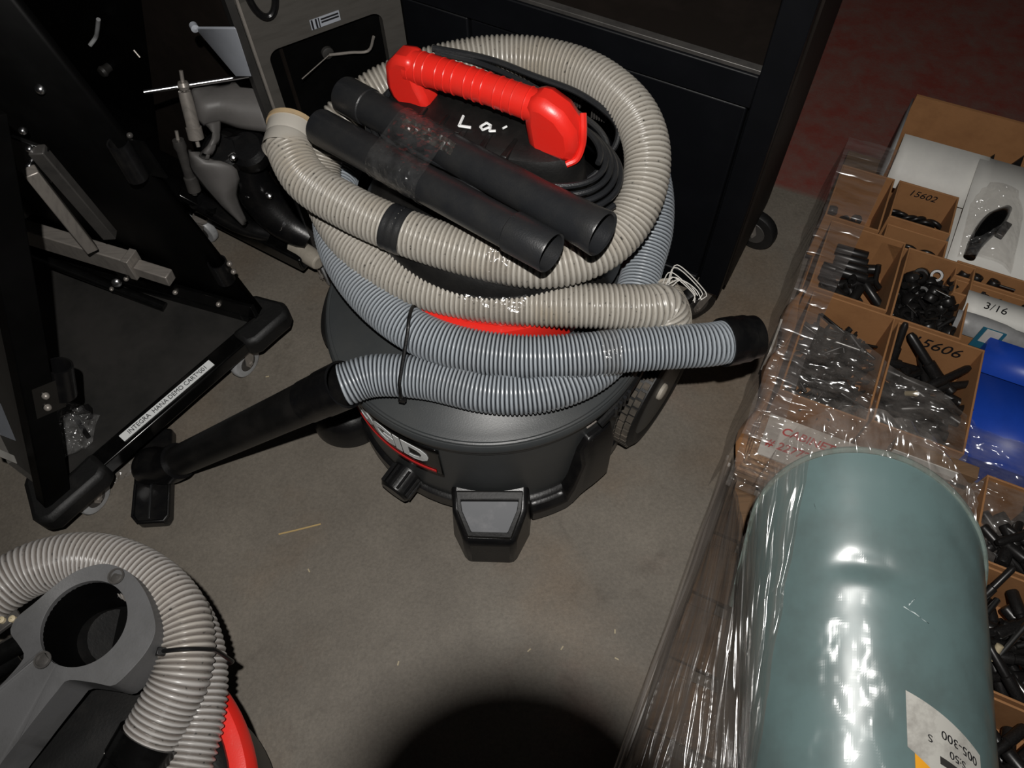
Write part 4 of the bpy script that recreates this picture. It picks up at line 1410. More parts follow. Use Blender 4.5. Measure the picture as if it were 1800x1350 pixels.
part('hook_arm', MB().tube(spline([hb + bn * 0.010, hb + bn * 0.022 - bu * 0.03 - V((0, 0, 0.003)), hb + bn * 0.034 - bu * 0.06 - V((0, 0, 0.006))], 0.006), 0.0009, 8), M['steel'], br)
part('round_handle', MB().tube([bp(0.018 + 0.020 * math.cos(2 * PI * k / 36), 0.652 + 0.045 * math.sin(2 * PI * k / 36)) + bn * 0.004 for k in range(36)], 0.0055, 10, closed=True), M['black'], board)
# dark skins of the rear cart, and an added black sheet behind them
def sk2(al, z, off):
    return V((c2R.x, c2R.y, z)) + bdir * al + bk * off


part('dark_skin', MB().prism([sk2(-0.02, 0.09, 0.075), sk2(0.49, 0.09, 0.075), sk2(0.135, 0.88, 0.075), sk2(-0.02, 0.88, 0.075)], bk * 0.008), M['cab_side'], t)
part('rear_blackout', MB().prism([sk2(0.0, 0.0, 0.13), sk2(1.0, 0.0, 0.13), sk2(1.0, 0.80, 0.13), sk2(0.0, 0.80, 0.13)], bk * 0.008), M['black_matt'], t)  # added black sheet standing in for darkness, hides the lit floor between the carts
part('right_skin', MB().prism([bp(U1 + 0.004, 0.09) - bn * 0.03, bp(U1 + 0.08, 0.09) - bn * 0.03, bp(U1 + 0.08, 0.90) - bn * 0.03, bp(U1 + 0.004, 0.90) - bn * 0.03], -bn * 0.008), M['black_matt'], t)
part('base_plate', MB().prism([sk2(0.02, 0.078, 0.0), sk2(1.0, 0.078, 0.0), sk2(1.0, 0.078, 0.5), sk2(0.02, 0.078, 0.5)], V((0, 0, 0.006))), M['black_matt'], t)
hk = [(-0.7988, 1.4506, 0.3758), (-0.8189, 1.4637, 0.3446), (-0.8379, 1.4761, 0.3183), (-0.8541, 1.4687, 0.3055)]
part('hook', MB().tube(spline(hk, 0.004), 0.0042, 10), M['castor'], t, label='bent chrome hook')
part('pin', MB().tube([(-0.7438, 1.4209, 0.3252), (-0.7359, 1.4157, 0.3114)], 0.002, 8), M['steel'], t)
kk = V((-0.8665, 1.5007, 0.2231))
part('grip_knob', MB().pipe(kk + bk * 0.01, kk - bk * 0.02, [(0, 0.010), (0.01, 0.010), (0.018, 0.013), (0.024, 0.010), (0.025, 0.0)], 20), M['plate'], t)
# pale blue triangular plate
tri = [bp(-0.075, 0.665), bp(-0.004, 0.655), bp(-0.004, 0.50), bp(-0.012, 0.50)]
tp0 = [(-0.4518, 1.0639, 0.6163), (-0.3739, 1.0132, 0.6484), (-0.3767, 1.0150, 0.5664), (-0.4074, 1.0350, 0.5522)]
part('wedge_plate', MB().prism([V(p) for p in tp0], bn * 0.006), M['bluegrey'], t, bevel=0.001, label='pale blue-grey wedge-shaped plate')
part('wedge_tip', MB().pipe(V((-0.4509, 1.0609, 0.6174)) - bn * 0.004, V((-0.4509, 1.0609, 0.6174)) + bn, [(0, 0.0), (0, 0.006), (0.010, 0.006), (0.012, 0.0)], 16), M['bluegrey'], t)

# ------------------------------------------------------------------ positioning device with grey shells
t = thing('clamp_stand', 'black jointed clamp stand with curved grey shells and chrome rods, left of the rear board', 'stand', (-0.4962, 1.1040, 0.1000))
dev = t
# jointed black arm
arm = spline([(-0.3991, 1.0893, 0.1150), (-0.4448, 1.1089, 0.1400), (-0.4826, 1.1284, 0.1900), (-0.4894, 1.1304, 0.2500), (-0.4870, 1.1307, 0.3100), (-0.4898, 1.1435, 0.3500)], 0.01)
na = len(arm)
part('joint_arm', MB().tube(arm, [0.030 + 0.012 * math.sin(PI * min(1, i / na * 1.4)) * (1 - 0.3 * i / na) for i in range(na)], 18), M['black'], t)
cuff0, cuff1 = V((-0.4511, 1.1063, 0.1500)), V((-0.4252, 1.0972, 0.1350))
ud = (cuff1 - cuff0).normalized()
part('chrome_collar', MB().pipe(cuff0, cuff1, [(0, 0.02), (0, 0.030), (0.006, 0.032), (0.012, 0.030), (0.03, 0.026), (0.036, 0.02)], 28), M['chrome'], t, label='chrome collar')
part('clear_stop', MB().box((-0.4107, 1.0902, 0.1250), (0.028, 0.022, 0.02), Matrix.Rotation(0.6, 3, 'Z')), M['castor'], t, bevel=0.004)
kn = V((-0.5104, 1.1193, 0.3300))
part('pivot_lobe', MB().pipe(kn - V((0, 0, 0.02)), kn + V((0.0, -0.02, 0.022)), [(0, 0.01), (0, 0.034), (0.01, 0.038), (0.036, 0.036), (0.044, 0.026), (0.045, 0.0)], 28), M['black'], t)
kn2 = V((-0.4639, 1.1228, 0.3300))
part('pivot_lobe', MB().pipe(kn2 - V((0, 0, 0.02)), kn2 + V((0.0, -0.02, 0.022)), [(0, 0.01), (0, 0.034), (0.01, 0.038), (0.036, 0.036), (0.044, 0.026), (0.045, 0.0)], 28), M['black'], t)
for q in [(-0.4735, 1.0572, 0.3700), (-0.4552, 1.1005, 0.2300), (-0.4950, 1.1025, 0.2300)]:
    o_ = V(q)
    part('pivot_bolt', MB().pipe(o_ - V((0, 0, 0.004)), o_ + V((0, -0.003, 0.006)), [(0, 0.001), (0, 0.007), (0.007, 0.007), (0.010, 0.003), (0.0102, 0.0)], 14), M['chrome'], t)


def shell(edge_a, edge_b, bulge, name='grey_shell', n_=14):
    ea, eb = spline(edge_a, 0.01), spline(edge_b, 0.01)
    rows = []
    for i in range(n_ + 1):
        q = i / n_
        pa = ea[int(round(q * (len(ea) - 1)))]
        pb_ = eb[int(round(q * (len(eb) - 1)))]
        row = []
        for j in range(11):
            w = j / 10
            row.append(pa.lerp(pb_, w) + V(bulge) * math.sin(PI * w))
        rows.append(row)
    return part(name, MB().grid(rows), M['shell'], dev, solid=0.005, sharp=60, label='curved grey plastic shell')


shell([(-0.5386, 1.1591, 0.4200), (-0.5392, 1.1358, 0.4100), (-0.5313, 1.1151, 0.4000), (-0.5223, 1.1116, 0.3900), (-0.5008, 1.1221, 0.3900), (-0.4656, 1.1114, 0.3850), (-0.4106, 1.1026, 0.3800)],
      [(-0.5278, 1.1700, 0.4300), (-0.5102, 1.1720, 0.4300), (-0.4941, 1.1652, 0.4300), (-0.4703, 1.1728, 0.4300), (-0.4518, 1.1839, 0.4300), (-0.4375, 1.1892, 0.4300), (-0.4116, 1.2000, 0.4300)], (0.0, -0.02, 0.015))
shell([(-0.5576, 1.0893, 0.3600), (-0.5592, 1.0679, 0.3400), (-0.5526, 1.0613, 0.3100), (-0.5338, 1.0474, 0.2800), (-0.5201, 1.0439, 0.2500), (-0.5072, 1.0514, 0.2100), (-0.5031, 1.0545, 0.2000)],
      [(-0.5322, 1.0687, 0.3700), (-0.5201, 1.0590, 0.3600), (-0.4959, 1.0602, 0.3550), (-0.4808, 1.0611, 0.3400), (-0.4787, 1.0589, 0.3200), (-0.4990, 1.0596, 0.2700), (-0.4988, 1.0539, 0.2100)], (0.0, -0.015, 0.012))
shell([(-0.5177, 1.1057, 0.4000), (-0.5048, 1.0906, 0.3900), (-0.5151, 1.0710, 0.3800), (-0.5387, 1.0741, 0.3600)], [(-0.4946, 1.1102, 0.4000), (-0.4948, 1.0901, 0.3900), (-0.4978, 1.0731, 0.3850), (-0.5153, 1.0510, 0.3700)], (0.0, -0.01, 0.008))
# chrome rods
part('cross_rod', MB().tube([(-0.5968, 1.1066, 0.4700), (-0.4312, 1.1662, 0.4500)], 0.0042, 12), M['chrome'], t, label='polished chrome cross rod')
ra, rb_ = V((-0.5339, 1.1159, 0.4620)), V((-0.5370, 1.0879, 0.3850))
part('clamp_barrel', MB().pipe(ra, rb_, [(0, 0.004), (0, 0.010), (0.01, 0.011), ((rb_ - ra).length * 0.75, 0.0115), ((rb_ - ra).length * 0.76, 0.0135), ((rb_ - ra).length, 0.0135), ((rb_ - ra).length, 0.003)], 20), M['steel'], t)
part('clamp_pin', MB().tube([rb_, V((-0.5366, 1.0809, 0.3720))], 0.0035, 10), M['steel'], t)
part('clamp_pin', MB().tube([V((-0.5294, 1.1266, 0.4940)), ra], [0.0032, 0.0032], 10), M['steel'], t)
part('pin_head', MB().pipe(V((-0.5318, 1.1199, 0.4770)), V((-0.5325, 1.1165, 0.4660)), [(0, 0.003), (0, 0.008), (0.006, 0.010), (0.012, 0.008), (0.013, 0.003)], 16), M['steel'], t)
rc, rd = V((-0.5685, 1.0853, 0.3850)), V((-0.5724, 1.0629, 0.2850))
lr = (rd - rc).length
part('clamp_barrel', MB().pipe(rc, rd, [(0, 0.003), (0, 0.010), (0.012, 0.0115), (0.02, 0.009), (lr * 0.7, 0.0095), (lr * 0.72, 0.012), (lr, 0.012), (lr, 0.003)], 20), M['steel_dull'], t)
part('clamp_pin', MB().tube([V((-0.5668, 1.0912, 0.4000)), rc], 0.003, 10), M['steel'], t)
part('clamp_pin', MB().tube([rd, V((-0.5744, 1.0599, 0.2780))], 0.005, 10), M['steel_dull'], t)
bq = V((-0.6101, 1.0791, 0.2600))
part('mount_bar', MB().bar(V((-0.6088, 1.0751, 0.2700)), V((-0.5582, 1.0709, 0.2200)), 0.022, 0.012), M['black_gloss'], t, bevel=0.002)
part('support_foot', MB().tube(spline([V((-0.5837, 1.0729, 0.2500)), V((-0.5388, 1.0999, 0.1500)), V((-0.4942, 1.1105, 0.1100))], 0.01), 0.018, 14), M['black'], t)
# ------------------------------------------------------------------ pallet of goods on the right
PA = V((math.cos(math.radians(-27)), math.sin(math.radians(-27)), 0))
PB = V((math.cos(math.radians(-117)), math.sin(math.radians(-117)), 0))
KS = 0.848


def S(s, u, z):
    return (V((0.84, 1.38, 0)) + PA * s + PB * u) * KS + V((0, 0, z * KS))


RP = Matrix((PA, PB, V((0, 0, 1)))).transposed()


def sbox(m, s0, s1, u0, u1, z0, z1):
    return m.box(S((s0 + s1) / 2, (u0 + u1) / 2, (z0 + z1) / 2), ((s1 - s0) * KS, (u1 - u0) * KS, (z1 - z0) * KS), RP)


t = thing('pallet', 'low wooden pallet carrying the cartons and the teal hood', 'pallet', S(0.3, 0.6, 0))
for k in range(3):
    m = MB()
    s0 = -0.015 + 0.30 * k
    sbox(m, s0, s0 + 0.05, -0.18, 1.50, 0.0, 0.082)
    part('stringer', m, M['wood'], t, bevel=0.002)
for k in range(13):
    m = MB()
    u0 = -0.18 + k * 0.1305
    sbox(m, -0.018, 0.66, u0, u0 + 0.105, 0.082 + 0.001 * (k % 2), 0.102)
    part('deck_board', m, M['wood'], t, bevel=0.002)

# base tray of cardboard under the cartons
t = thing('cardboard_tray', 'torn brown cardboard tray lining the pallet under the small cartons', 'cardboard', S(0.2, 0.3, 0.102))
m = MB()
sbox(m, -0.015, 0.385, -0.02, 0.71, 0.1025, 0.112)
part('sheet', m, M['card'], t)
rows = []
for i in range(25):
    u_ = 0.42 + 0.41 * i / 24
    out = 0.010 * math.sin(i * 0.7) + 0.006
    top = 0.235 - 0.10 * max(0, (i - 12) / 12) ** 1.3
    rows.append([S(-0.018 - out * 0.2, u_, 0.106), S(-0.022 - out, u_, (0.106 + top) / 2), S(-0.012 - out * 0.5, u_, top)])
part('torn_side', MB().grid(rows), M['card'], t, solid=0.003)
q0 = S(-0.038, 0.565, 0.185)
m = MB()
sbox(m, -0.041, -0.037, 0.52, 0.61, 0.155, 0.225)
part('white_tag', m, M['paper'], t)


def carton(label, s0, s1, u0, u1, z0=0.114, z1=0.25, zf=None, th=0.004, m='card', cat='carton', name='open_carton', back=None):
    c = thing(name, label, cat, S((s0 + s1) / 2, (u0 + u1) / 2, z0), None)
    zf = zf or z1
    zb_ = back or z1
    for nm, b in (('bottom', (s0, s1, u0, u1, z0, z0 + th)), ('back_wall', (s0, s1, u0, u0 + th, z0 + th, zb_)), ('front_wall', (s0, s1, u1 - th, u1, z0 + th, zf)),
                  ('side_wall', (s0, s0 + th, u0 + th, u1 - th, z0 + th, z1)), ('side_wall', (s1 - th, s1, u0 + th, u1 - th, z0 + th, z1))):
        mm = MB()
        sbox(mm, *b)
        part(nm, mm, M[m], c, bevel=0.0008)
    return c


c1 = carton('plain brown open carton under film at the far left corner of the pallet', -0.030, 0.090, 0.05, 0.222)
c2 = carton('brown open carton of black rings, marked 15602 at the back of the pallet', 0.100, 0.232, 0.048, 0.168)
c2b = carton('shallow brown carton gap holding two rings, in front of the ring carton', 0.104, 0.236, 0.174, 0.234, z1=0.235)
c3 = carton('brown open carton of black cylinders at the left edge of the pallet', -0.012, 0.150, 0.230, 0.432)
c4 = carton('brown open carton heaped with small black collars, right of the cylinder carton', 0.158, 0.298, 0.240, 0.442)
c5 = carton('brown open carton of tiny black pins covered with shiny film', 0.000, 0.170, 0.440, 0.706)
c6 = carton('brown open carton of black rods, marked 15606 on its back wall', 0.177, 0.346, 0.448, 0.700)


def mark(c, s, pos, size, ux, uy, m='black_print', **k):
    tm = text_mb(s, size, pos, ux, uy, **k)
    part('marker_number', tm, M[m], c, label='hand-written number')


mark(c2, '15602', S(0.130, 0.0525, 0.220), 0.021, PA, (0, 0, 1), shear=0.2)
mark(c6, '15606', S(0.215, 0.4525, 0.205), 0.034, PA, (0, 0, 1), shear=0.15)

# ---- tool parts lying in the cartons: shared meshes, individual objects


def proto_mesh(mb, m, sharp=40):
    return mb.mesh('tool', m, V((0, 0, 0)), sharp)


ROD = proto_mesh(MB().pipe((0, 0, -0.5), (0, 0, 0.5), [(0, 0.001), (0, 0.085), (0.03, 0.1), (0.42, 0.1), (0.44, 0.075), (0.93, 0.075), (1.0, 0.05), (1.0, 0.001)], 14), M['tool'])
CYL = proto_mesh(MB().pipe((0, 0, -0.5), (0, 0, 0.5), [(0.06, 0.06), (0.0, 0.06), (0.0, 0.15), (0.03, 0.165), (0.97, 0.165), (1.0, 0.15), (1.0, 0.06), (0.9, 0.06), (0.9, 0.001)], 18), M['tool'])
RING = proto_mesh(MB().tube([V((0.5 * math.cos(2 * PI * k / 24), 0.5 * math.sin(2 * PI * k / 24), 0)) for k in range(24)], 0.14, 10, closed=True), M['tool'])
COLLAR = proto_mesh(MB().pipe((0, 0, -0.3), (0, 0, 0.3), [(0.6, 0.28), (0.0, 0.28), (0.0, 0.46), (0.05, 0.5), (0.55, 0.5), (0.6, 0.46), (0.6, 0.28)], 16), M['tool'])
BOLT = proto_mesh(MB().pipe((0, 0, -0.5), (0, 0, 0.5), [(0, 0.001), (0, 0.16), (0.2, 0.16), (0.2, 0.08), (0.98, 0.08), (1, 0.06), (1, 0.001)], 8), M['tool'])
PIN = proto_mesh(MB().pipe((0, 0, -0.5), (0, 0, 0.5), [(0, 0.001), (0, 0.045), (0.97, 0.045), (1, 0.02), (1, 0.001)], 8), M['tool'])
BPIN = proto_mesh(MB().pipe((0, 0, -0.5), (0, 0, 0.5), [(0, 0.001), (0, 0.07), (0.97, 0.07), (1, 0.03), (1, 0.001)], 10), M['tool_bright'])
WPIN = proto_mesh(MB().pipe((0, 0, -0.5), (0, 0, 0.5), [(0, 0.001), (0, 0.2), (0.97, 0.2), (1, 0.15), (1, 0.001)], 10), M['bone'])
BEND = proto_mesh(MB().tube(spline([V((-0.02, 0, 0.5)), V((0, 0, 0.2)), V((0.05, 0, -0.1)), V((0.25, 0, -0.32))], 0.08), 0.085, 12), M['tool'])


def put(me, name, pos, d, size, label, cat, group, roll=None):
    o = bpy.data.objects.new(name, me)
    R = rot_to(d, random.uniform(0, 6.28) if roll is None else roll)
    o.matrix_world = Matrix.Translation(pos) @ R.to_4x4() @ Matrix.Diagonal((size, size, size, 1))
    C.objects.link(o)
    ROOT[o] = pos
    return tag(o, label, cat, group)


def heap(n, me, name, s0, s1, u0, u1, zlo, zhi, size, label, cat, group, tilt=0.35, gap=None):
    """a heap of loose parts: layer by layer from the bottom, each kept apart from its neighbours where room allows"""
    placed = []
    k = 0
    tries = 0
    while k < n and tries < 6000:
        tries += 1
        u = random.uniform(u0, u1)
        s = random.uniform(s0, s1)
        z = zlo + (zhi - zlo) * (k / max(1, n - 1))
        p = S(s, u, z)
        g_ = (gap or size * 0.55) * (1.0 if tries < 3000 else 0.6)
        if any((p - q).length < g_ for q in placed):
            continue
        placed.append(p)
        th = random.uniform(0, 6.28)
        d = V((math.cos(th), math.sin(th), random.uniform(-tilt, tilt)))
        put(me, name, p, d, size * random.uniform(0.88, 1.08), label, cat, group)
        k += 1


heap(6, COLLAR, 'steel_collar', -0.015, 0.06, 0.09, 0.20, 0.130, 0.150, 0.022, 'dark steel collar in the plain carton at the far left corner of the pallet', 'collar', 'collars in the far left carton', 1.2)
# rings standing in the 15602 carton
for k in range(11):
    s = 0.120 + 0.0185 * (k % 6) + random.uniform(-0.003, 0.003)
    u = 0.072 + 0.042 * (k // 6) + random.uniform(-0.006, 0.006)
    put(RING, 'steel_ring', S(s, u, 0.158 + 0.012 * (1 - k // 6)), V((0.5 + random.uniform(-0.6, 0.6), 0.9, random.uniform(0.1, 0.5))), 0.030, 'black steel ring standing in the carton marked 15602', 'ring', 'rings in the carton marked 15602')
for k in range(3):
    put(RING, 'steel_ring', S(0.125 + 0.04 * k, 0.205, 0.205), V((0.5, 0.9, 0.3)), 0.028, 'black steel ring in the shallow gap in front of the ring carton', 'ring', 'rings in the shallow gap')
# cylinders
for k in range(4):
    put(CYL, 'tool_cylinder', S(0.055 + 0.004 * k, 0.262 + 0.021 * k, 0.205), PA + V((0, 0, 0.06)), 0.058, ('backmost', 'second', 'third', 'frontmost')[k] + ' of four straight black cylinders at the back of the cylinder carton', 'tool holder', 'straight row of tool cylinders')
heap(26, CYL, 'tool_cylinder', 0.02, 0.125, 0.285, 0.41, 0.140, 0.205, 0.050, 'black tool cylinder in the loose heap of the cylinder carton', 'tool holder', 'loose tool cylinders', 0.5, 0.022)
put(BEND, 'tool_holder', S(0.118, 0.315, 0.205), V((0.1, 0.6, 1.0)), 0.055, 'black pointed tool holder standing up at the right of the cylinder carton', 'tool holder', None)
# collars heap
heap(70, COLLAR, 'steel_collar', 0.172, 0.284, 0.262, 0.428, 0.150, 0.222, 0.026, 'small black collar in the heaped carton right of the cylinders', 'collar', 'collars in the heaped carton', 1.2, 0.016)
heap(40, BOLT, 'steel_bolt', 0.175, 0.280, 0.268, 0.42, 0.180, 0.224, 0.040, 'small black bolt in the heaped carton right of the cylinders', 'bolt', 'bolts in the heaped carton', 0.6, 0.012)
heap(4, BPIN, 'bright_pin', 0.178, 0.280, 0.28, 0.42, 0.226, 0.232, 0.026, 'bright steel pin on the heaped collars', 'pin', 'bright pins on the heaped collars', 0.4)
# pins under film
heap(150, PIN, 'steel_pin', 0.024, 0.146, 0.480, 0.685, 0.150, 0.218, 0.055, 'thin black pin under the shiny film', 'pin', 'thin pins under the film', 0.4, 0.009)
heap(60, BOLT, 'steel_bolt', 0.020, 0.150, 0.475, 0.690, 0.165, 0.218, 0.036, 'black bolt under the shiny film', 'bolt', 'bolts under the film', 0.6, 0.016)
put(BPIN, 'bright_pin', S(0.10, 0.520, 0.212), PA, 0.070, 'long bright pin lying under the film in the pin carton', 'pin', None)
# rods in 15606
for (s, u, z, d, sz), rl in zip(((0.192, 0.485, 0.225, (0.1, 0.5, 1.0), 0.085), (0.250, 0.500, 0.228, (-0.55, 0.75, 0.5), 0.105), (0.300, 0.515, 0.212, (0.9, 0.35, 0.12), 0.090),
                         (0.225, 0.545, 0.205, (0.8, -0.62, 0.1), 0.095), (0.300, 0.600, 0.200, (0.95, 0.12, 0.05), 0.120), (0.262, 0.560, 0.195, (0.6, -0.8, 0.0), 0.11),
                         (0.215, 0.600, 0.190, (0.2, -1.0, 0.1), 0.11), (0.310, 0.560, 0.185, (0.1, -0.4, 1.0), 0.075)),
        ('standing at the back left corner', 'leaning over the written number', 'pointing right below the written number', 'lying across the middle towards the lower right', 'longest and level near the right wall', 'crossing under the level rod', 'lying lengthwise near the left wall', 'short and upright at the right')):
    put(ROD, 'tool_rod', S(s, u, z), V(d), sz, 'black tool rod in the 15606 carton, ' + rl, 'tool', 'top rods in the carton marked 15606')
heap(46, ROD, 'tool_rod', 0.210, 0.315, 0.495, 0.665, 0.138, 0.200, 0.085, 'black tool rod deep in the carton marked 15606', 'tool', 'deep rods in the carton marked 15606', 0.3, 0.018)
put(WPIN, 'plastic_plug', S(0.245, 0.575, 0.205), V((0.2, -0.5, 0.8)), 0.024, 'small bone-coloured plug among the rods, carton marked 15606', 'plug', None)
put(BPIN, 'bright_pin', S(0.305, 0.650, 0.200), V((0.1, -0.9, 0.5)), 0.060, 'bright steel pin near the blue bin, among the rods', 'pin', None)

# board stack with the red hand-written line, in front of the cartons
t = thing('cardboard_stack', 'flat stack of cardboard with a white top sheet lettered in red', 'cardboard', S(0.2, 0.77, 0.112))
for k in range(4):
    m = MB()
    sbox(m, -0.018 + 0.004 * k, 0.36, 0.712, 0.835 - 0.004 * k, 0.113 + 0.014 * k, 0.113 + 0.014 * k + 0.012)
    part('cardboard_sheet', m, M['card_edge'], t, bevel=0.001)
m = MB()
sbox(m, 0.006, 0.30, 0.714, 0.812, 0.169, 0.173)
top = part('white_sheet', m, M['paper'], t, label='white sheet lettered in red')
part('lettering', text_mb('CABINET', 0.0215, S(0.036, 0.752, 0.1735), PA, -PB, shear=0.25, bold=0.0004), M['red_ink'], top, label='red hand-written capitals')
part('lettering', text_mb('# 2277219', 0.0215, S(0.014, 0.788, 0.1735), PA, -PB, shear=0.25, bold=0.0003), M['red_ink'], top, label='red hand-written number')

# wood offcut with white paint
t = thing('wood_offcut', 'short wooden offcut with one white painted face in front of the rod carton', 'wood', S(0.28, 0.755, 0.16))
m = MB()
sbox(m, 0.225, 0.375, 0.716, 0.742, 0.215, 0.252)
part('stick', m, M['wood'], t, bevel=0.001)
m = MB()
sbox(m, 0.226, 0.342, 0.7422, 0.7445, 0.218, 0.250)
part('white_face', m, M['paper'], t, label='white painted face')

# white lined carton with brown flap at the back
t = thing('open_carton', 'large white-lined carton with a tall brown back flap, farthest on the pallet', 'carton', S(0.28, -0.1, 0.102))
m = MB()
sbox(m, 0.07, 0.52, -0.165, -0.158, 0.103, 0.32)
part('back_flap', m, M['card'], t)
m = MB()
sbox(m, 0.07, 0.52, -0.16, 0.03, 0.103, 0.108)
part('bottom', m, M['card'], t)
rows = [[S(0.066, -0.160, 0.103), S(0.066, 0.03, 0.103)], [S(0.066, -0.160, 0.31), S(0.066, 0.0, 0.25)]]
part('side_flap', MB().grid(rows), M['glove'], t, solid=0.003)
rows = []
for i in range(9):
    s = 0.075 + 0.19 * i / 8
    rows.append([S(s, -0.060, 0.288), S(s, -0.005, 0.252 + 0.001 * math.sin(i)), S(s, 0.042, 0.218)])
part('white_flap', MB().grid(rows), M['card_white'], t, solid=0.003, label='white card flap')
t2 = thing('open_carton', 'white carton with a black tool in clear plastic, at the right edge', 'carton', S(0.37, 0.08, 0.102))
rows = []
for i in range(9):
    s = 0.245 + 0.27 * i / 8
    rows.append([S(s, -0.06, 0.285), S(s, 0.02, 0.266), S(s, 0.10, 0.246), S(s, 0.215, 0.217)])
part('white_top', MB().grid(rows), M['card_white'], t2, solid=0.003)
m = MB()
sbox(m, 0.245, 0.515, -0.05, 0.21, 0.103, 0.20)
part('body', m, M['card_white'], t2)
# metal brackets poking out at the back
for k, (s, hgt) in enumerate(((0.245, 0.06), (0.300, 0.075))):
    p = S(s, -0.10, 0.20)
    single('steel_bracket', MB().prism([p, p + PA * 0.045, p + PA * 0.028 + V((0, 0, hgt))], PB * 0.004), M['tool'],
           ('left' if k == 0 else 'right') + ' of two dark triangular steel brackets in the white-lined carton', 'bracket')
pk = thing('bagged_tool', 'black curved tool sealed in clear plastic on the white carton', 'tool', S(0.31, 0.14, 0.25))
part('tool_body', MB().tube(spline([S(0.330, 0.055, 0.262), S(0.318, 0.085, 0.268), S(0.300, 0.125, 0.266), S(0.285, 0.175, 0.258), S(0.280, 0.215, 0.250)], 0.008), [0.008, 0.011, 0.015, 0.018, 0.018, 0.017, 0.015, 0.013, 0.011, 0.010], 14), M['black_gloss'], pk)
part('bright_jaw', MB().bar(S(0.335, 0.105, 0.268), S(0.322, 0.150, 0.268), 0.014, 0.008), M['steel_dull'], pk, bevel=0.002)
rows = []
for i in range(14):
    u = 0.0 + 0.23 * i / 13
    rows.append([S(0.255 + 0.11 * j / 9, u, 0.258 + 0.022 * math.sin(PI * j / 9) + 0.004 * noise1(i * 0.8, j * 0.9)) for j in range(10)])
part('clear_bag', MB().grid(rows), M['bag'], pk)

# right: shallow trays, white 3/16 flap, blue bin
c7 = carton('shallow brown tray of small bright bits at the right edge', 0.262, 0.52, 0.222, 0.268, z0=0.14, z1=0.238)
c8 = carton('shallow brown tray with black bits, behind the white 3/16 card', 0.268, 0.52, 0.272, 0.312, z0=0.14, z1=0.236)
m = MB()
sbox(m, 0.262, 0.52, 0.222, 0.312, 0.1125, 0.139)
single('cardboard_pad', m, M['card'], 'folded cardboard pad under the two shallow trays', 'cardboard')
for k, (s, nm, lab_) in enumerate(((0.285, 'first', 0), (0.310, 'second', 0), (0.345, 'third', 0), (0.368, 'fourth', 1))):
    put(BPIN if k == 3 else COLLAR, 'tool_bit', S(s, 0.245, 0.226), PA if k > 2 else V((0.3, 0.3, 1)), 0.020 if k < 3 else 0.035, nm + ' steel bit from the left in the shallow brown tray at the right edge', 'bit', 'bits in the shallow tray')
heap(7, BOLT, 'steel_bolt', 0.285, 0.43, 0.283, 0.302, 0.215, 0.230, 0.028, 'black bolt in the tray behind the white 3/16 card', 'bolt', 'bolts behind the 3/16 card', 0.3)
t = thing('white_packet', 'white card packet marked 3/16 with grey film, above the blue bin', 'packet', S(0.38, 0.36, 0.22))
rows = []
for i in range(9):
    s = 0.292 + 0.22 * i / 8
    rows.append([S(s, 0.310 + 0.0 * i, 0.252), S(s, 0.345, 0.248), S(s, 0.362, 0.236)])
part('card_face', MB().grid(rows), M['card_white'], t, solid=0.003)
rows = []
for i in range(9):
    s = 0.285 + 0.23 * i / 8
    rows.append([S(s, 0.358, 0.240 + 0.003 * math.sin(i)), S(s, 0.375, 0.236), S(s, 0.396, 0.215)])
part('grey_film', MB().grid(rows), M['glove'], t, solid=0.002)
m = MB()
sbox(m, 0.300, 0.5, 0.315, 0.39, 0.114, 0.205)
part('packet_body', m, M['card'], t)
part('marker_number', text_mb('3/16', 0.022, S(0.325, 0.344, 0.2515), PA, -PB + V((0, 0, 0.05)), shear=0.2), M['black_print'], t, label='hand-written 3/16')
t = thing('storage_bin', 'bright blue plastic storage bin at the right edge of the pallet', 'bin', S(0.45, 0.55, 0.103))
m = MB()
m.prism([S(0.352, 0.405, 0.113), S(0.352, 0.405, 0.240), S(0.352, 0.475, 0.215), S(0.352, 0.640, 0.205), S(0.352, 0.670, 0.113)], PA * 0.004)
part('side_wall', m, M['blue'], t, bevel=0.001)
rows = [[S(0.353, 0.405, 0.242), S(0.60, 0.405, 0.242)], [S(0.353, 0.472, 0.212), S(0.60, 0.472, 0.212)]]
part('back_slope', MB().grid(rows), M['blue'], t, solid=0.004)
rows = [[S(0.353, 0.480, 0.218), S(0.60, 0.480, 0.218)], [S(0.353, 0.660, 0.190), S(0.60, 0.660, 0.190)]]
part('front_slope', MB().grid(rows), M['blue'], t, solid=0.004)
m = MB()
sbox(m, 0.353, 0.60, 0.655, 0.660, 0.113, 0.192)
part('front_wall', m, M['blue'], t)
m = MB()
sbox(m, 0.353, 0.60, 0.405, 0.655, 0.113, 0.118)
part('bottom', m, M['blue'], t)
m = MB()
sbox(m, 0.330, 0.375, 0.401, 0.404, 0.20, 0.262)
part('label_holder', m, M['teal_card'], t, label='teal card holder')
m = MB()
sbox(m, 0.338, 0.368, 0.404, 0.4055, 0.222, 0.262)
part('label_card', m, M['paper'], t, label='torn white card')

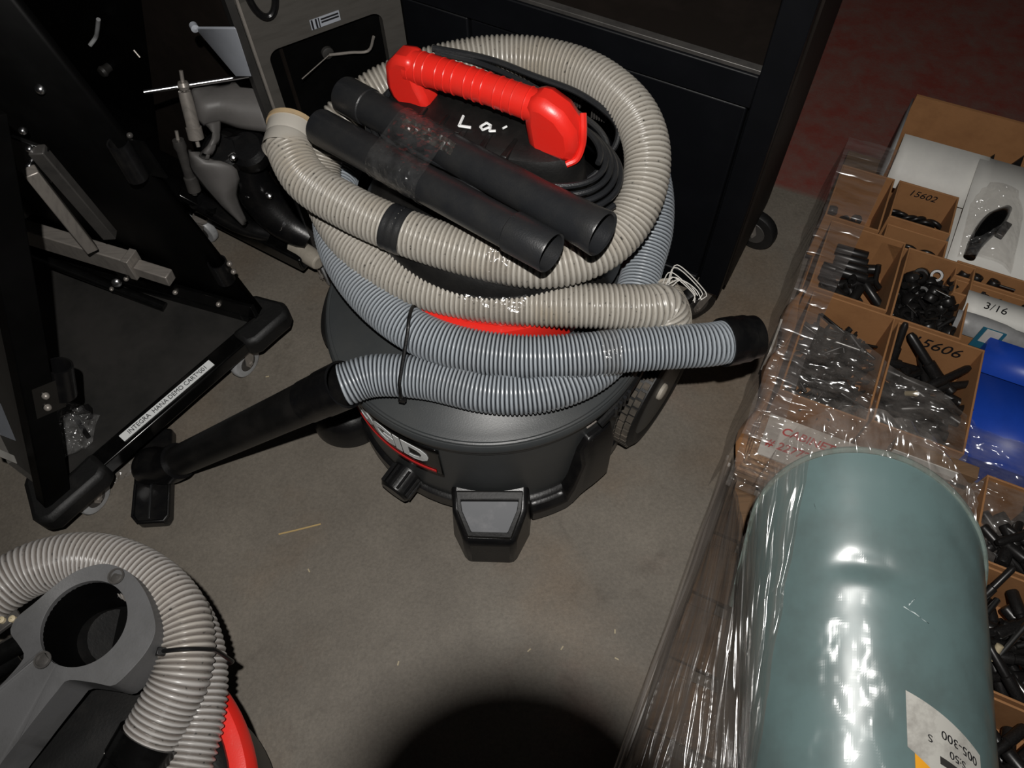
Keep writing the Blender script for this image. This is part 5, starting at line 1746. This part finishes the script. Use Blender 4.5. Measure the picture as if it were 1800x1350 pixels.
# cartons of rods to the right of the teal hood
c9 = carton('brown carton of long dark rods right of the teal hood, nearest the blue bin', 0.392, 0.62, 0.720, 0.890, z1=0.245)
c10 = carton('brown carton of clamps and rods right of the teal hood, second from the blue bin', 0.408, 0.62, 0.896, 1.105, z1=0.245)
c11 = carton('brown carton of blue-black rods right of the teal hood, nearest the camera', 0.448, 0.62, 1.111, 1.320, z1=0.245)
for (u0, u1, nm, cn) in ((0.740, 0.875, 'long dark rod in the carton nearest the blue bin, right of the teal hood', 'rods nearest the blue bin'), (0.925, 1.085, 'dark rod in the second carton right of the teal hood', 'rods in the second carton right of the teal hood'), (1.14, 1.30, 'dark rod in the carton nearest the camera, right of the teal hood', 'rods in the carton nearest the camera')):
    heap(36, ROD, 'tool_rod', 0.455 + 0.03 * (u0 > 1.1), 0.562, u0 + 0.022, u1 - 0.022, 0.138, 0.228, 0.092, nm, 'tool', cn, 0.25, 0.016)
heap(5, BPIN, 'bright_pin', 0.42, 0.56, 0.98, 1.08, 0.222, 0.232, 0.07, 'bright steel pin in the second carton right of the teal hood', 'pin', 'bright pins right of the teal hood', 0.2)
put(WPIN, 'plastic_plug', S(0.455, 1.035, 0.235), V((0.3, 0.5, 0.6)), 0.026, 'bone-coloured plug in the second carton right of the teal hood', 'plug', None)
put(ROD, 'tool_clamp', S(0.435, 0.925, 0.245), V((0.6, 0.5, 0.5)), 0.07, 'short black clamp lying against the back wall of the second carton', 'tool', None)

# ------------------------------------------------------------------ teal hood lying on the pallet
TC = V((0.4563, 0.3140, 0.3148))
TB = V((-0.16072, -0.96816, -0.19190)).normalized()
TA = V((0.98650, -0.16376, 0.0)).normalized()
TU = V((-0.03143, -0.18931, 0.98141)).normalized()
TRX, TRZ = 0.1448, 0.1184


def on_tank(deg, L, off=0.0):
    """0..180 degrees run over the rounded top, beyond that the straight side walls run down (1 degree = 2 mm)"""
    dr = 0.0
    if deg < 0:
        deg, dr = 0.0, -deg * 0.002
    elif deg > 180:
        deg, dr = 180.0, (deg - 180) * 0.002
    a = math.radians(deg)
    c, s = math.cos(a), math.sin(a)
    return TC + TB * (L - 0.9361 * (TRZ * s - dr) + 0.2476 * TRX * c) + TA * (TRX + off) * c + TU * ((TRZ + off) * s - dr)


t = thing('teal_hood', 'dented teal-painted steel hood with a rounded top, lying on the pallet half wrapped in film', 'hood', V((TC.x, TC.y, 0.09)))
vs2, fs2, wave = [], [], []
NL = 200
angs = [-104 + 4 * k for k in range(26)] + [float(k) for k in range(0, 181)] + [184 + 4 * k for k in range(26)]
NA = len(angs)
for i in range(NL + 1):
    L = 0.62 * i / NL
    for dg in angs:
        dent = -0.0036 * math.exp(-((L - 0.140) / 0.013) ** 2 - ((dg - 104) / 15) ** 2)
        dent += 0.0016 * math.exp(-((L - 0.165) / 0.014) ** 2 - ((dg - 104) / 15) ** 2)
        dent -= 0.0022 * math.exp(-((L - 0.05) / 0.02) ** 2 - ((dg - 60) / 10) ** 2)
        dent += 0.0006 * mnoise.noise(V((dg * 0.06, L * 22, 0)))
        lc = 0.136 + 0.0016 * (101 - dg)
        wave.append((0.25 + 0.75 * min(1.0, max(0.0, (L - 0.15) / 0.05))) * (0.0036 * mnoise.noise(V((L * 22, dg * 0.09, 2))) + 0.0008 * mnoise.noise(V((L * 60, dg * 0.2, 7))))
                    - 0.0019 * math.tanh((L - lc) / 0.006) * math.exp(-((dg - 99) / 6.0) ** 2))
        q = on_tank(dg, L, dent)
        q.z = max(q.z, 0.0885)
        vs2.append(q)
for i in range(NL):
    for k in range(NA - 1):
        fs2.append((i * NA + k, i * NA + k + 1, (i + 1) * NA + k + 1, (i + 1) * NA + k))
sh_ = part('shell', MB().add(vs2, fs2), M['teal'], t)
wa_ = sh_.data.attributes.new('wave', 'FLOAT', 'POINT')
wa_.data.foreach_set('value', wave)
for nm, L in (('far_end', 0.006), ('near_end', 0.614)):
    pts = [on_tank(dg, L, -0.002) for dg in angs[::3]]
    for q in pts:
        q.z = max(q.z, 0.0885)
    part(nm, MB().prism(pts, TB * 0.002), M['teal'], t)
rb = [on_tank(dg, -0.001, 0.0) for dg in angs if -60 < dg < 240]
part('rim_bead', MB().tube(rb, 0.0042, 10), M['teal_rim'], t, label='pale worn rim bead')


def patch(d0, d1, L0, L1, off=0.0006, n_=16, L0b=None, L1b=None):
    rows = []
    for i in range(n_ + 1):
        dg = d0 + (d1 - d0) * i / n_
        a0 = L0 + ((L0b if L0b is not None else L0) - L0) * i / n_
        a1 = L1 + ((L1b if L1b is not None else L1) - L1) * i / n_
        rows.append([on_tank(dg, a0 + (a1 - a0) * j / 6, off) for j in range(7)])
    return MB().grid(rows)


st = part('hood_label', patch(90, 53, 0.269, 0.327, 0.0016, L0b=0.283, L1b=0.37), M['sticker'], t, label='worn whitish label with smudged print')
part('label_block', patch(87, 60, 0.329, 0.40, 0.0014), M['orange'], t, label='orange lower part of the label')


def tank_text(s, size, d0, L0, parent, flip=1, m='black_print'):
    vs_, fs_ = text_geo(s, size, extrude=0.0002)
    pts = []
    for v in vs_:
        pts.append(on_tank(d0 + math.degrees(v.x / 0.125) * flip, L0 + v.y * flip, 0.0022 + v.z))
    part('print', MB().add(pts, fs_), M[m], parent)


tank_text('005-300', 0.0125, 56, 0.292, st, 1)
tank_text('S:50', 0.011, 63, 0.308, st, 1)
tank_text('S', 0.011, 79, 0.304, st, 1)
tank_text('LOD', 0.008, 60, 0.336, st, 1)
part('barcode_smudge', patch(76, 62, 0.320, 0.328, 0.0020), M['plate'], st)
for (dg, L, ln, dr) in ((91, 0.175, 13, 0.008), (87, 0.172, 3.0, -0.010), (129, 0.060, 1.0, 0.008)):
    rows = []
    for i in range(7):
        rows.append([on_tank(dg - ln * i / 6, L + dr * i / 6 + 0.0008 * ((i * 7) % 3), 0.0006), on_tank(dg - ln * i / 6, L + dr * i / 6 + 0.0024 - 0.0003 * i, 0.0006)])
    part('scratch', MB().grid(rows), M['scratch'] if L > 0.1 else M['black_print'], t)

# ------------------------------------------------------------------ stretch film
t = thing('stretch_film', 'crinkled stretch film pulled over the left side of the teal hood down to the floor', 'film', on_tank(150, 0.2))
rows, hang = [], []
for i in range(70):
    L = -0.012 + 0.60 * i / 69
    row = []
    edge = 130 + 95 * max(0, L) + 2.2 * noise1(L * 30, 0.5)
    for j in range(22):
        dg = edge + (196 - edge) * j / 21
        row.append(on_tank(dg, L, 0.003 + 0.0022 * noise1(dg * 0.35, L * 2.5) + 0.001 * noise1(dg * 1.1, L * 8)))
    rows.append(row)
    last = row[-1]
    row = [last]
    g = S(-0.034, 0.80 + 1.0 * i / 69, 0.112)
    for j in range(1, 15):
        w = j / 14
        p = last.lerp(g, w)
        p = p + (-PA) * 0.010 * noise1(j * 0.9, i * 0.05, 1.3) + V((0, 0, 0.004 * noise1(j * 1.7, i * 0.12)))
        row.append(p)
    hang.append(row)
part('film_sheet', MB().grid(rows), M['film_tank'], t)
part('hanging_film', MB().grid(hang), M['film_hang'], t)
# rope of gathered film along the lower left edge
for k in range(5):
    pts = []
    for i in range(12):
        u = 0.84 + 0.95 * i / 11
        pts.append(S(-0.018 - 0.006 * k + 0.006 * noise1(i * 0.8, k * 2.0), u, 0.03 + 0.035 * k + 0.012 * noise1(i * 0.6, k * 3.0 + 1)))
    part('film_fold', MB().tube(spline(pts, 0.02), 0.0035, 6), M['film_tank'], t)
# lip of film standing up behind the drum rim
rows = []
for i in range(30):
    dg = 165 - 120 * i / 29
    h = 0.018 * math.sin(PI * i / 29) ** 0.7 + 0.006 * noise1(i * 0.5, 2.0)
    rows.append([on_tank(dg, 0.004, 0.0045), on_tank(dg, -0.012, 0.006), on_tank(dg, -0.022 - h, 0.008 + 0.003 * noise1(i * 0.9, 4.0)), on_tank(dg, -0.030 - h * 1.5, 0.0 + 0.004 * noise1(i * 0.7, 5.0))])
part('film_lip', MB().grid(rows), M['film'], t)

t = thing('stretch_film', 'shiny crinkled film drawn over the front cartons and the cardboard stack', 'film', S(0.15, 0.7, 0.25))
rows = []
for i in range(80):
    u = 0.50 + 0.40 * i / 79
    row = []
    for j in range(110):
        s = -0.03 + 0.60 * j / 109
        edge = 0.50 + 0.10 * max(0, (s - 0.03) / 0.3)
        uu = max(u, edge) if s < 0.36 else max(u, 0.62)
        if uu < 0.70:
            z = 0.256 - 0.02 * max(0.0, math.sin(PI * min(1, max(0, (uu - 0.48) / 0.22)))) * (0.5 + 0.5 * math.sin(s * 40))
        elif uu < 0.80:
            w = (uu - 0.70) / 0.10
            w = w * w * (3 - 2 * w)
            z = 0.256 * (1 - w) + 0.195 * w
        else:
            z = 0.195 - 0.25 * (uu - 0.80)
        if s > 0.35:
            z = min(z, 0.235)
        z += 0.004 * noise1(s * 45, uu * 60) + 0.0025 * noise1(s * 110, uu * 90)
        row.append(S(s, uu, z))
    rows.append(row)
part('film_sheet', MB().grid(rows), M['film'], t)

t = thing('stretch_film', 'dull stretch film hanging down the left side of the carton pile', 'film', S(-0.03, 0.4, 0.1))
rows = []
for i in range(70):
    u = -0.02 + 0.86 * i / 69
    row = []
    for j in range(14):
        z = 0.008 + 0.262 * j / 13
        row.append(S(-0.050 + 0.010 * (j / 13) + 0.006 * noise1(u * 16, z * 9), u, z))
    for j in range(1, 9):
        w = j / 8
        lim = 0.115 - 0.05 * min(1.0, u / 0.6)
        row.append(S(-0.040 + lim * w, u, 0.272 + 0.004 * noise1(u * 30, w * 6)))
    rows.append(row)
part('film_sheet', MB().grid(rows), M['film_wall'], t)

# ------------------------------------------------------------------ litter on the floor
st_ = single('straw_sliver', MB().tube([(-0.4269, 0.4967, 0.0020), (-0.3967, 0.5026, 0.0030), (-0.3530, 0.5131, 0.0020)], 0.0016, 6), M['straw'], 'dry straw sliver lying on the concrete left of the vacuum foot', 'straw')
for k, q in enumerate([(0.0120, 0.2801, 0.0015), (0.0665, 0.2818, 0.0015), (0.1547, 0.2615, 0.0015), (0.1562, 0.3052, 0.0015), (0.1780, 0.7157, 0.0015), (0.3435, 0.8607, 0.0015), (-0.3662, 0.4282, 0.0015), (-0.2034, 0.2670, 0.0015), (-0.4896, 0.8292, 0.0015)]):
    a = random.random() * 6.28
    d = V((math.cos(a), math.sin(a), 0))
    single('paper_chip', MB().bar(V(q) - d * 0.0035, V(q) + d * 0.0035, 0.0022, 0.0012), M['bone'], 'tiny pale chip of litter on the concrete ' + ('just above the round shadow', 'above the right half of the round shadow', 'right of the round shadow near the pallet', 'nearest the pallet edge above the round shadow', 'right of the vacuum below its wheel', 'beside the end cuff of the blue-grey hose', 'below the straw sliver', 'between the second vacuum and the round shadow', 'between the cart corner and the black wand')[k], 'litter', 'pale chips scattered on the concrete')
yarn = thing('frayed_yarn', 'wisp of pale frayed yarn behind the bend of the off-white hose', 'yarn', (0.2479, 0.7181, 0.4000))
for k in range(7):
    b0 = V((0.2295, 0.6982, 0.4200)) + V((random.uniform(-0.008, 0.008), random.uniform(-0.006, 0.006), random.uniform(-0.004, 0.004)))
    part('strand', MB().tube(spline([b0, b0 + V((0.016, 0.006 + 0.004 * k, 0.004)), b0 + V((0.034 + 0.003 * k, 0.002 - 0.003 * k, -0.004)), b0 + V((0.045, -0.012 - 0.002 * k, -0.012))], 0.005), 0.0008, 5), M['paper'], yarn)

# ------------------------------------------------------------------ the photographer's camera, whose long lens shades the floor
t = thing('photo_camera', 'black camera with a long lens and flash, whose round shadow falls on the floor', 'camera', CAM - FWD * 0.1)
part('lens_barrel', MB().pipe(CAM - FWD * 0.002, CAM - FWD * 0.135, [(0.0, 0.029), (0.0, 0.0320), (0.03, 0.0320), (0.133, 0.0315), (0.133, 0.0)], 40), M['black'], t)
RCm = Matrix((RIGHT, UP, FWD)).transposed()
part('camera_body', MB().box(CAM - FWD * 0.162, (0.120, 0.085, 0.050), RCm), M['black'], t, bevel=0.006)
part('flash_head', MB().box(CAM - FWD * 0.185 + UP * 0.088, (0.06, 0.038, 0.045), RCm), M['black'], t, bevel=0.004)
